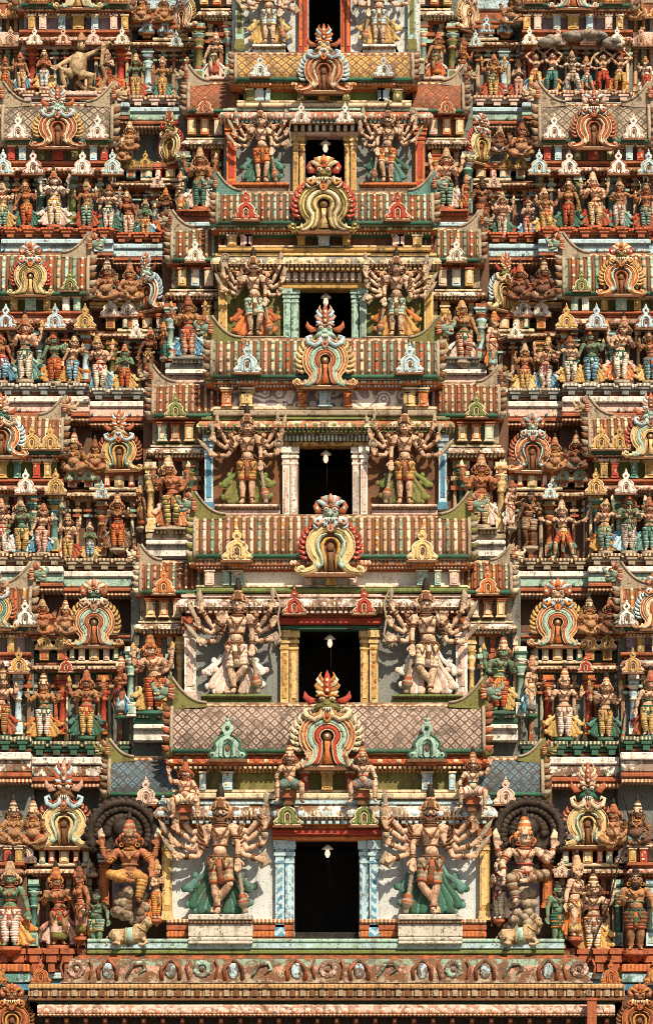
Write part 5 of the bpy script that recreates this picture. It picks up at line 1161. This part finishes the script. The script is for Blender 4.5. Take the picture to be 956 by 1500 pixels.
# --- rows: (x, feet, height, pose, skin, leggings, second, sash, bay)
ROWS = {
 1: [(15, 1386, 142, 'hanging', 'jade', 'white', 'rose', 'orange', 'C'), (85, 1384, 132, 'gowned', 'bronze', 'rose', 'olive', 'pink', 'B'),
     (868, 1392, 128, 'four', 'tan', 'yellow', 'white', 'yellow', 'B'), (930, 1392, 118, 'bearded', 'bronze', 'brown', 'rust', 'brown', 'C')],
 2: [(3, 1077, 112, 'swayed', 'flesh', 'orange', 'yellow', 'red', 'C'), (64, 1080, 106, 'straight', 'bronze', 'white', 'rose', 'orange', 'B'), (127, 1078, 110, 'four', 'bronze', 'yellow', 'gold', 'teal', 'B'), (177, 1048, 98, 'gowned', 'ruddy', 'sky', 'grey', 'sky', 'A'),
     (224, 1041, 126, 'four', 'flesh', 'orange', 'red', 'yellow', 'A'),
     (733, 1041, 122, 'four', 'jade', 'red', 'orange', 'yellow', 'A'), (778, 1046, 98, 'gowned', 'flesh', 'sky', 'grey', 'sky', 'A'), (826, 1080, 114, 'straight', 'flesh', 'white', 'rose', 'yellow', 'B'), (886, 1080, 104, 'four', 'flesh', 'yellow', 'gold', 'teal', 'B'), (950, 1077, 108, 'swayed', 'flesh', 'gold', 'yellow', 'red', 'C')],
 3: [(2, 808, 88, 'straight', 'flesh', 'white', 'rose', 'white', 'C'), (31, 809, 92, 'hanging', 'jade', 'yellow', 'gold', 'blue', 'C'), (63, 809, 84, 'swayed', 'flesh', 'rose', 'pink', 'sky', 'C'), (100, 818, 76, 'four', 'flesh', 'gold', 'yellow', 'red', 'B'), (132, 817, 60, 'prayer', 'jade', 'blue', 'sky', 'gold', 'B'), (172, 803, 90, 'hanging', 'umber', 'orange', 'orange', 'stone', 'B'),
     (206, 772, 70, 'gowned', 'umber', 'brown', 'rust', 'brown', 'A'), (250, 771, 118, 'four', 'ruddy', 'yellow', 'olive', 'rose', 'A'),
     (704, 769, 118, 'four', 'ruddy', 'cream', 'gold', 'white', 'A'), (748, 772, 80, 'gowned', 'flesh', 'white', 'rose', 'white', 'A'), (776, 800, 82, 'bearded', 'umber', 'stone', 'brown', 'stone', 'B'), (824, 818, 98, 'striding', 'flesh', 'red', 'orange', 'teal', 'B'), (886, 807, 92, 'bowman', 'tan', 'teal', 'mint', 'orange', 'C'), (920, 807, 102, 'four', 'jade', 'rose', 'white', 'blue', 'C'), (950, 807, 90, 'straight', 'flesh', 'mint', 'teal', 'mint', 'C')],
 4: [(2, 558, 84, 'swayed', 'ruddy', 'blue', 'sky', 'sky', 'C'), (37, 556, 108, 'four', 'flesh', 'white', 'cream', 'mint', 'C'), (79, 559, 86, 'hanging', 'jade', 'red', 'orange', 'orange', 'C'), (108, 559, 80, 'swayed', 'flesh', 'blue', 'sky', 'orange', 'C'), (145, 569, 90, 'four', 'flesh', 'cream', 'white', 'sky', 'B'), (183, 569, 74, 'prayer', 'jade', 'red', 'orange', 'yellow', 'B'), (219, 548, 78, 'gowned', 'umber', 'brown', 'soot', 'brown', 'B'), (240, 524, 60, 'straight', 'bronze', 'teal', 'green', 'teal', 'A'),
     (276, 521, 100, 'four', 'bronze', 'rose', 'orange', 'sky', 'A'),
     (678, 528, 104, 'swayed', 'bronze', 'orange', 'rose', 'white', 'A'), (722, 540, 96, 'gowned', 'flesh', 'teal', 'mint', 'rust', 'A'), (768, 570, 76, 'straight', 'bronze', 'gold', 'yellow', 'gold', 'B'), (800, 569, 86, 'four', 'flesh', 'white', 'rose', 'sky', 'B'), (834, 560, 80, 'bowman', 'flesh', 'cream', 'white', 'yellow', 'C'), (864, 560, 94, 'hanging', 'jade', 'blue', 'sky', 'yellow', 'C'), (910, 557, 106, 'four', 'flesh', 'cream', 'white', 'rose', 'C'), (951, 558, 88, 'straight', 'bronze', 'mint', 'blue', 'gold', 'C')],
 5: [(4, 333, 76, 'straight', 'tan', 'green', 'mint', 'yellow', 'C'), (38, 331, 78, 'hanging', 'ruddy', 'red', 'orange', 'teal', 'C'), (80, 330, 94, 'four', 'ivory', 'yellow', 'white', 'white', 'C'), (127, 332, 80, 'straight', 'bronze', 'green', 'mint', 'red', 'C'), (159, 335, 76, 'four', 'tan', 'white', 'rose', 'teal', 'C'), (187, 345, 76, 'swayed', 'ruddy', 'cream', 'rose', 'teal', 'B'), (213, 345, 62, 'prayer', 'jade', 'yellow', 'gold', 'sky', 'B'), (243, 338, 70, 'hanging', 'umber', 'ruddy', 'rust', 'rust', 'B'), (264, 308, 64, 'gowned', 'tan', 'orange', 'yellow', 'orange', 'A'), (293, 304, 100, 'four', 'bronze', 'teal', 'green', 'white', 'A'),
     (653, 304, 100, 'four', 'flesh', 'green', 'mint', 'white', 'A'), (682, 308, 60, 'gowned', 'ruddy', 'orange', 'red', 'orange', 'A'), (706, 338, 78, 'bearded', 'umber', 'brown', 'rust', 'rust', 'B'), (735, 346, 74, 'four', 'flesh', 'white', 'cream', 'teal', 'B'), (773, 345, 66, 'prayer', 'tan', 'rose', 'pink', 'sky', 'B'), (798, 340, 76, 'straight', 'bronze', 'yellow', 'gold', 'yellow', 'C'), (832, 333, 84, 'hanging', 'bronze', 'red', 'orange', 'teal', 'C'), (870, 331, 90, 'four', 'flesh', 'yellow', 'cream', 'red', 'C'), (907, 332, 82, 'bowman', 'bronze', 'rose', 'white', 'mint', 'C'), (945, 333, 76, 'straight', 'ruddy', 'green', 'mint', 'red', 'C')],
 6: [(8, 132, 56, 'straight', 'bronze', 'rust', 'orange', 'stone', 'C'), (31, 130, 62, 'swayed', 'bronze', 'rose', 'gold', 'sky', 'C'), (65, 128, 64, 'prayer', 'ruddy', 'white', 'sky', 'gold', 'C'), (157, 128, 66, 'prayer', 'tan', 'red', 'orange', 'rust', 'C'), (199, 141, 70, 'hanging', 'jade', 'yellow', 'gold', 'red', 'B'), (238, 141, 66, 'straight', 'bronze', 'orange', 'yellow', 'green', 'B'), (275, 128, 52, 'gowned', 'ruddy', 'rust', 'red', 'rust', 'B'), (315, 112, 74, 'gowned', 'flesh', 'red', 'rust', 'white', 'A'),
     (640, 112, 74, 'gowned', 'bronze', 'red', 'orange', 'rose', 'A'), (678, 122, 76, 'straight', 'ruddy', 'rust', 'rose', 'rose', 'A'), (722, 141, 72, 'four', 'bronze', 'yellow', 'gold', 'red', 'B'), (759, 141, 64, 'prayer', 'tan', 'rose', 'pink', 'red', 'B'), (784, 134, 66, 'dancer', 'flesh', 'yellow', 'orange', 'blue', 'C'), (808, 133, 66, 'dancer', 'flesh', 'teal', 'blue', 'orange', 'C'), (838, 134, 68, 'striding', 'stone' if False else 'ivory', 'white', 'cream', 'grey', 'C'), (859, 134, 60, 'striding', 'flesh', 'teal', 'sky', 'red', 'C'), (882, 133, 64, 'dancer', 'tan', 'red', 'rust', 'rust', 'C'), (908, 134, 64, 'dancer', 'flesh', 'gold', 'yellow', 'orange', 'C'), (945, 134, 60, 'swayed', 'ivory', 'red', 'rust', 'white', 'C')],
}
for n, L_ in ROWS.items():
    for x, yf, hp, pose, skin, g, g2, sa, bay in L_:
        rz = 0.0
        side_on = (n, x) in ((2, 177), (2, 778), (3, 206), (3, 748), (4, 240), (4, 722), (5, 264), (5, 682), (6, 275), (6, 678))
        if side_on: rz = 1.0 if x > CX else -1.0
        else: rz = RND.uniform(-.12, .12)
        add(x, yf, hp, pose, skin, g, g2, sa, bay, n, None if int(x) % 3 else (x < CX), rz, (.05 if side_on else 0), ex=1.06 + RND.uniform(-.05, .08))
# --- squatting dwarfs beside the medallions
for n, L_ in {1: [(20, 1238, 74, 'bronze', 'gold'), (50, 1238, 72, 'bronze', 'rust'), (897, 1238, 72, 'bronze', 'gold'), (932, 1238, 72, 'umber', 'teal')], 2: [(63, 930, 62, 'ruddy', 'gold'), (97, 930, 56, 'bronze', 'stone'), (862, 930, 62, 'bronze', 'gold'), (893, 930, 62, 'umber', 'brown')],
              3: [(110, 692, 64, 'bronze', 'stone'), (140, 690, 52, 'bronze', 'rust'), (812, 690, 56, 'bronze', 'gold'), (843, 690, 60, 'umber', 'teal')], 4: [(157, 441, 68, 'bronze', 'stone'), (191, 441, 62, 'stone' if False else 'bronze', 'gold'), (761, 441, 62, 'umber', 'brown'), (795, 441, 66, 'umber', 'stone')],
              5: [(190, 222, 50, 'bronze', 'brown'), (180, 238, 44, 'bronze', 'gold'), (763, 232, 62, 'bronze', 'stone'), (731, 226, 46, 'umber', 'sky')], 6: [(208, 34, 50, 'bronze', 'stone'), (240, 34, 46, 'bronze', 'gold'), (750, 38, 56, 'bronze', 'sky'), (930, 30, 46, 'bronze', 'yellow')]}.items():
    for i, (x, yf, hp, skin, g) in enumerate(L_):
        sd = 'left' if x < CX else 'right'
        add(x, yf, hp, 'dwarf', skin, g, 'rust', 'rust', 'B', n, None, RND.uniform(-.3, .3), -.02 * i, f" beside the {ORD[n]} storey's {sd} medallion", crown=('ruddy', 'umber', 'bronze')[(i + n) % 3], ex=1.12)
# --- four climbers on the lowest roof neck
for x, yf, skin, g, wh, fl in ((271, 1198, 'flesh', 'cream', ' left of the lowest roof, beside the horned rim', True), (424, 1176, 'flesh', 'teal', ' reaching for the lowest medallion from its left', False), (531, 1176, 'tan', 'grey', ' reaching for the lowest medallion from its right', True), (692, 1186, 'tan', 'rose', ' right of the lowest roof, beside the horned rim', False)):
    add(x, yf, 92, 'perched', skin, g, 'rust', 'rust', 'R', 1, fl, 0, -.78, wh, crown='rust')
for x, yf in ((271, 1198), (424, 1176), (531, 1176), (692, 1186)):
    p = Part(); p.box(WX(x - 10, -.7), WX(x + 10, -.7), -.76, -.3, WZ(yf - 8, -.75), WZ(yf - 19, -.75), 'rust'); p.box(WX(x - 7, -.7), WX(x + 7, -.7), -.70, -.3, WZ(yf + 2, -.75), WZ(yf - 8.2, -.75), 'brown'); p.build('corbel_seat')

for o in bpy.data.objects:
    if o.get('label') and len(o['label'].split()) > 16: print('LONG', o['label'])
# ------------------------------------------------------------------ seated groups of the lowest storey, other sculpture
def thing(name, mb, mats, label, cat, loc=(0, 0, 0), sc=1, group=None, rz=0):
    o = mb.build(name, [M(m) for m in mats]); o['label'] = uniq(label); o['category'] = cat
    o.location = loc; o.scale = (sc, sc, sc); o.rotation_euler = (0, 0, rz)
    if group: o['group'] = group
    return o
YN = .45 - .42
def bull(x, yf, wpx, flip, label):
    b = MB(); s = -1 if flip else 1
    b.tube([(-.50, 0, .20), (-.42, 0, .24), (-.20, 0, .25), (.05, 0, .27), (.22, 0, .30), (.34, -.02, .34)], [.12, .20, .19, .20, .19, .13], 12)
    b.ell((.16, 0, .46), (.13, .11, .11)); b.tube([(.24, -.03, .38), (.33, -.06, .50), (.37, -.08, .58)], [.14, .12, .10], 10)
    b.ell((.40, -.10, .62), (.11, .10, .11)); b.tube([(.40, -.12, .60), (.46, -.18, .54), (.49, -.20, .50)], [.09, .075, .065], 9)
    for q in (-1, 1):
        b.tube([(.37, -.08 + q * .08, .68), (.35, -.08 + q * .14, .76), (.38, -.08 + q * .13, .84)], [.028, .022, .006], 7)
        b.tube([(.36, -.08 + q * .09, .64), (.30, -.08 + q * .17, .62)], [(.03, .02), (.012, .01)], 7)
    b.tube([(.30, -.14, .20), (.40, -.20, .08), (.30, -.24, .045), (.18, -.25, .045)], [.07, .055, .042, .05], 8)
    b.tube([(.30, .10, .20), (.46, .06, .10), (.52, .02, .045)], [.07, .05, .045], 8)
    b.tube([(-.38, -.12, .22), (-.26, -.20, .14), (-.40, -.24, .06), (-.24, -.26, .045)], [.13, .09, .06, .05], 8)
    b.tube([(-.56, 0, .26), (-.62, -.02, .14), (-.56, -.06, .04)], [.025, .02, .03], 7)
    root = empty('bull_statue', (WX(x, YN - .62), YN - .62, WZ(yf, YN - .62)), 0, PX(wpx, YN) / 1.1, uniq(label), 'bull statue', 'reclining bull statues')
    me = remesh(b, .016, 'body')
    c = MB(); c.tube([(-.12, 0, .255), (.0, 0, .265), (.06, 0, .27)], [.208, .212, .214], 14, 0); ring(c, (-.13, 0, .25), (1, 0, 0), .205, .02, 1); ring(c, (.07, 0, .275), (1, 0, 0), .208, .02, 1)
    ring(c, (.28, -.04, .44), (.5, -.15, .8), .135, .02, 1)
    f = MB()
    for q in (-1, 1): f.ell((.45, -.11 + q * .085, .64), (.02, .02, .02), 6, 5)
    for nm, mm, ms in (('body', me, ['sand~']), ('saddle_cloth', c.mesh('saddle_cloth', [M('mint')] * 2), ['mint', 'gold']), ('eyes', f.mesh('eyes', [M('black')]), ['black'])):
        if flip:
            mm = mm.copy()
            for v in mm.vertices: v.co.x = -v.co.x
            mm.flip_normals()
        put(mm, nm, root, ms)
def rocks(x, y0, y1, wpx, c, label, seed):
    r = random.Random(seed); b = MB(); Y = YN - .38
    z0, z1 = WZ(y0, Y), WZ(y1, Y); h = z1 - z0; w = PX(wpx, Y)
    for i in range(54):
        t = r.random(); a = r.uniform(-1, 1) * (1 - .45 * t)
        q = r.uniform(.12, .17) * w
        b.ell((WX(x, Y) + a * w * .42, Y + r.uniform(-.12, .12), z0 + q * .7 + t * (h - q * 1.5)), (q, q * .9, q * .85), 10, 7)
    thing('rock_mound', b, [c], label, 'rock mound')
def canopy(x, y, r, label):
    b = MB(); Y = YN - .20; R_ = PX(r, Y)
    k = 22
    b.tube([(R_ * math.cos(a * PI / 10), 0, R_ * .95 * math.sin(a * PI / 10)) for a in range(-2, 13)], [(R_ * .14, R_ * .2)] * 15, 8, 0, ref=V((0, 1, 0)))
    for i in range(k):
        a = -.5 + i * (PI + 1.0) / (k - 1)
        b.ell((R_ * 1.08 * math.cos(a), -.06, R_ * 1.03 * math.sin(a)), (R_ * .10, .08, R_ * .10), 7, 5, 1)
        b.ell((R_ * .78 * math.cos(a), -.02, R_ * .74 * math.sin(a)), (R_ * .13, .07, R_ * .12), 7, 5, 0)
    for i in range(12):
        a = i * PI / 11; b.ell((R_ * .48 * math.cos(a), .03, R_ * .48 * math.sin(a)), (R_ * .16, .08, R_ * .15), 7, 5, i % 2)
    b.prism([(R_ * .95 * math.cos(i * PI / 12), R_ * .95 * math.sin(i * PI / 12)) for i in range(24)], .06, .22, 0)
    b.ell((0, -.03, R_ * .15), (R_ * .32, .12, R_ * .3), 10, 7, 1)
    thing('hood_canopy', b, ['dark|soot|flake', 'dark'], label, 'canopy', (WX(x, Y), Y, WZ(y, Y)), 1, 'dark hood canopies over the seated groups')
for s in (-1, 1):
    X = lambda px: mir(px, s); sd = SIDE[s]
    p = Part(); strips(p, X(146), X(256), .45, [(1392, 1386, 'mint', .40)], .5)
    pil(p, X(236), X(250), .45, 1350, 1217, 'yellow', 'gold', 'sky', .34)
    pil(p, X(146), X(160), .45, 1330, 1250, 'rust', 'orange', 'sky', .16)
    p.box(*sorted((WX(X(165), .4), WX(X(234), .4))), .36, .6, WZ(1345, .4), WZ(1235, .4), 'lilac')
    p.build('niche')
    canopy(X(180), 1220, 48, f'round dark weathered canopy with beaded rim above the seated deity, {sd} of lowest doorway')
rocks(192, 1356, 1297, 62, 'stone|umber|flake', 'pile of mossy round rocks under the seated orange-legged deity', 3)
rocks(764, 1372, 1298, 58, 'stone', 'brown boulder heap under the seated pale goddess with tall orange crown', 5)
add(190, 1343, 112, 'enthroned', 'ruddy', 'amber', 'gold', 'orange', 'A', 1, False, 0, -.42, ' on mossy rocks under dark canopy', crown='rust', ex=1.16)
add(768, 1345, 116, 'enthroned', 'tan', 'stone', 'brown', 'stone', 'A', 1, True, 0, -.42, ' on brown boulders, tall orange crown', crown='orange', ex=1.16)
add(229, 1346, 100, 'prayer', 'flesh', 'orange', 'gold', 'rust', 'A', 1, False, .9, -.34, ' beside the orange-legged seated deity')
add(731, 1346, 104, 'prayer', 'ivory', 'white', 'cream', 'white', 'A', 1, False, -.9, -.34, ' beside the pale seated goddess')
add(142, 1386, 82, 'bearded', 'jade', 'mint', 'gold', 'gold', 'A', 1, False, -.5, -.20, ' kneeling low by the reclining bull, left', crown='rust', ex=1.15)
add(816, 1384, 92, 'bearded', 'jade', 'green', 'orange', 'gold', 'A', 1, True, .5, -.20, ' with folded pose near reclining bull, right', crown='orange')
add(842, 1372, 136, 'gowned', 'flesh', 'orange', 'yellow', 'rust', 'A', 1, True, .9, .05, ' beside green bearded gnome statue')
add(118, 1372, 120, 'gowned', 'ruddy', 'rose', 'olive', 'rust', 'A', 1, False, -.9, .05, ' half hidden left of the seated group')
bull(192, 1387, 66, False, 'white reclining bull statue with mint saddle cloth, below the mossy rock pile')
bull(762, 1387, 66, False, 'white reclining bull statue with mint saddle cloth, below the brown boulder heap')
# --- the white monkey with a curling tail on the top left row
b = MB()
b.tube([(0, 0, .30), (.02, -.02, .42), (.06, -.03, .58), (.08, -.02, .70)], [.14, .16, .15, .09], 12); b.ell((.03, -.09, .45), (.13, .10, .14))
b.ell((.10, -.04, .83), (.095, .09, .105)); b.tube([(.11, -.10, .80), (.13, -.17, .78)], [.065, .05], 8)
b.tube([(-.05, -.02, .30), (-.28, -.10, .36), (-.24, -.06, .16), (-.20, -.05, .06), (-.30, -.09, .03)], [.10, .075, .055, .045, .035], 9)
b.tube([(.06, -.02, .30), (.30, -.06, .26), (.24, 0, .05), (.36, -.06, .03)], [.10, .08, .05, .035], 9)
b.tube([(-.02, 0, .64), (-.22, -.03, .52), (-.34, -.08, .44)], [.06, .05, .035], 9); hand(b, (-.34, -.08, .44), (-.8, -.2, -.3), 1.5)
b.tube([(.16, 0, .64), (.32, 0, .72), (.46, -.03, .82)], [.06, .05, .035], 9); hand(b, (.46, -.03, .82), (.8, -.1, .5), 1.5)
b.tube([(.0, .06, .20), (.2, .05, .03), (.46, .02, .02), (.56, 0, .25), (.48, 0, .5), (.50, 0, .75), (.62, 0, .92), (.70, -.01, .84)], [.05, .05, .05, .05, .045, .04, .035, .025], 9)
Y = YW(6) + .62 - .45
root = empty('monkey_statue', (WX(112, Y), Y, WZ(133, Y)), 0, PX(78, Y), uniq('pale seated monkey statue with raised arm and long curling tail, top left row'), 'monkey statue')
put(remesh(b, .014, 'body'), 'body', root, ['sand~'])
f = MB(); K = MB()
for q in (-1, 1): f.ell((.115 + q * .035, -.125, .86), (.016, .014, .016), 6, 5)
K.lathe((.10, -.03, .90), [(.10, 0), (.11, .03), (.08, .07), (.085, .09), (.03, .17), (.004, .2)], 10)
f.build('eyes', [M('black')], root).scale = (1, 1, 1); K.build('crown', [M('bronze')], root)
p = Part(); strips(p, 88, 142, YW(6) + .62, [(140, 133, 'rose', .62), (146, 140.4, 'rust', .58)], .3); p.build('pedestal')
# --- cloud canopy over the dancers, top right
b = MB(); Y = YW(6) + .62 - .5; r = random.Random(4)
for i in range(34):
    t = i / 33; b.ell((WX(796 + 108 * t, Y), Y + r.uniform(-.1, .25), WZ(66 - 14 * math.sin(t * PI) + r.uniform(-4, 4), Y)), (r.uniform(.13, .22), .2, r.uniform(.08, .14)), 9, 6)
thing('cloud_canopy', b, ['stone|grey|flake'], 'grey lumpy sculpted canopy arching above the dancing statues of the top right row', 'canopy')
# --- robe like a bark cloak behind two dark figures
# ------------------------------------------------------------------ loose cable on the right
b = MB(); pts = [(914, 1040), (906, 1090), (909, 1150), (921, 1200), (917, 1235), (905, 1262), (893, 1320), (872, 1372), (846, 1440), (838, 1500)]
path = []
for i in range(len(pts) - 1):
    for t in range(4): path.append(lerp((pts[i][0], 0, pts[i][1]), (pts[i + 1][0], 0, pts[i + 1][1]), t / 4))
b.tube([(WX(q.x, -.62 + .3 * (q.z < 1300)), -.62 + .3 * (q.z < 1300) - .04 * math.sin(q.z * .05), WZ(q.z, -.5)) for q in path], .020, 6)
thing('loose_cable', b, ['black'], 'thin black cable hanging slack down the right side of the carved wall', 'cable')
b = MB(); Yp = -1.55; b.box(-.11, .11, -.08, .08, -1.4, .30); b.box(-.14, .14, -.1, .1, .30, .36)
thing('iron_post', b, ['rust'], 'short rust-red post standing in front of the pink petal frieze', 'post', (WX(866, Yp), Yp, WZ(1484, Yp)))
# ------------------------------------------------------------------ ground, sky, sun, camera
b = MB(); b.add([(-600, -600, 0), (600, -600, 0), (600, 600, 0), (-600, 600, 0)], [(0, 1, 2, 3)]); g = b.build('ground', [M('ground')]); g['kind'] = 'structure'
sc = bpy.context.scene
w = bpy.data.worlds.new('World'); sc.world = w; w.use_nodes = True
nt = w.node_tree; bg = nt.nodes['Background']; sky = nt.nodes.new('ShaderNodeTexSky'); sky.sky_type = 'NISHITA'; sky.sun_disc = False
EL, AZ = math.radians(49), math.radians(22)       # sun: high, a little to the right of the camera
sky.sun_elevation = EL; sky.sun_rotation = PI - AZ; sky.air_density = 1.2; sky.dust_density = 3.0
nt.links.new(sky.outputs[0], bg.inputs[0]); bg.inputs[1].default_value = .06
sd = bpy.data.lights.new('sun', 'SUN'); sd.energy = 5.0; sd.angle = math.radians(.5); sd.color = (1, .86, .65)
so = bpy.data.objects.new('sun', sd); C.objects.link(so)
dv = V((math.sin(AZ) * math.cos(EL), -math.cos(AZ) * math.cos(EL), math.sin(EL)))
so.rotation_euler = dv.to_track_quat('Z', 'Y').to_euler()
cd = bpy.data.cameras.new('camera'); cam = bpy.data.objects.new('camera', cd); C.objects.link(cam)
cam.location = (0, -D, ZC); cam.rotation_euler = (PI / 2, 0, 0)
FH = 1500 * S
cd.sensor_fit = 'VERTICAL'; cd.sensor_height = 36; cd.lens = 36 * D / FH; cd.clip_end = 3000
cd.shift_y = (ZB + FH / 2 - ZC) / FH; cd.shift_x = ((478 - CX) * S) / FH
sc.camera = cam
vs = sc.view_settings; vs.view_transform = 'Standard'; vs.look = 'None'; vs.exposure = .5; vs.gamma = 1.0
sc.cycles.filter_width = .9; sc.cycles.max_bounces = 5; sc.cycles.diffuse_bounces = 2; sc.cycles.glossy_bounces = 2
dup = {k: v for k, v in LABELS.items() if v > 1}
if dup: print('DUP LABELS', dup)
print('objects', len(bpy.data.objects), 'statues', sum(LABELS.values()))
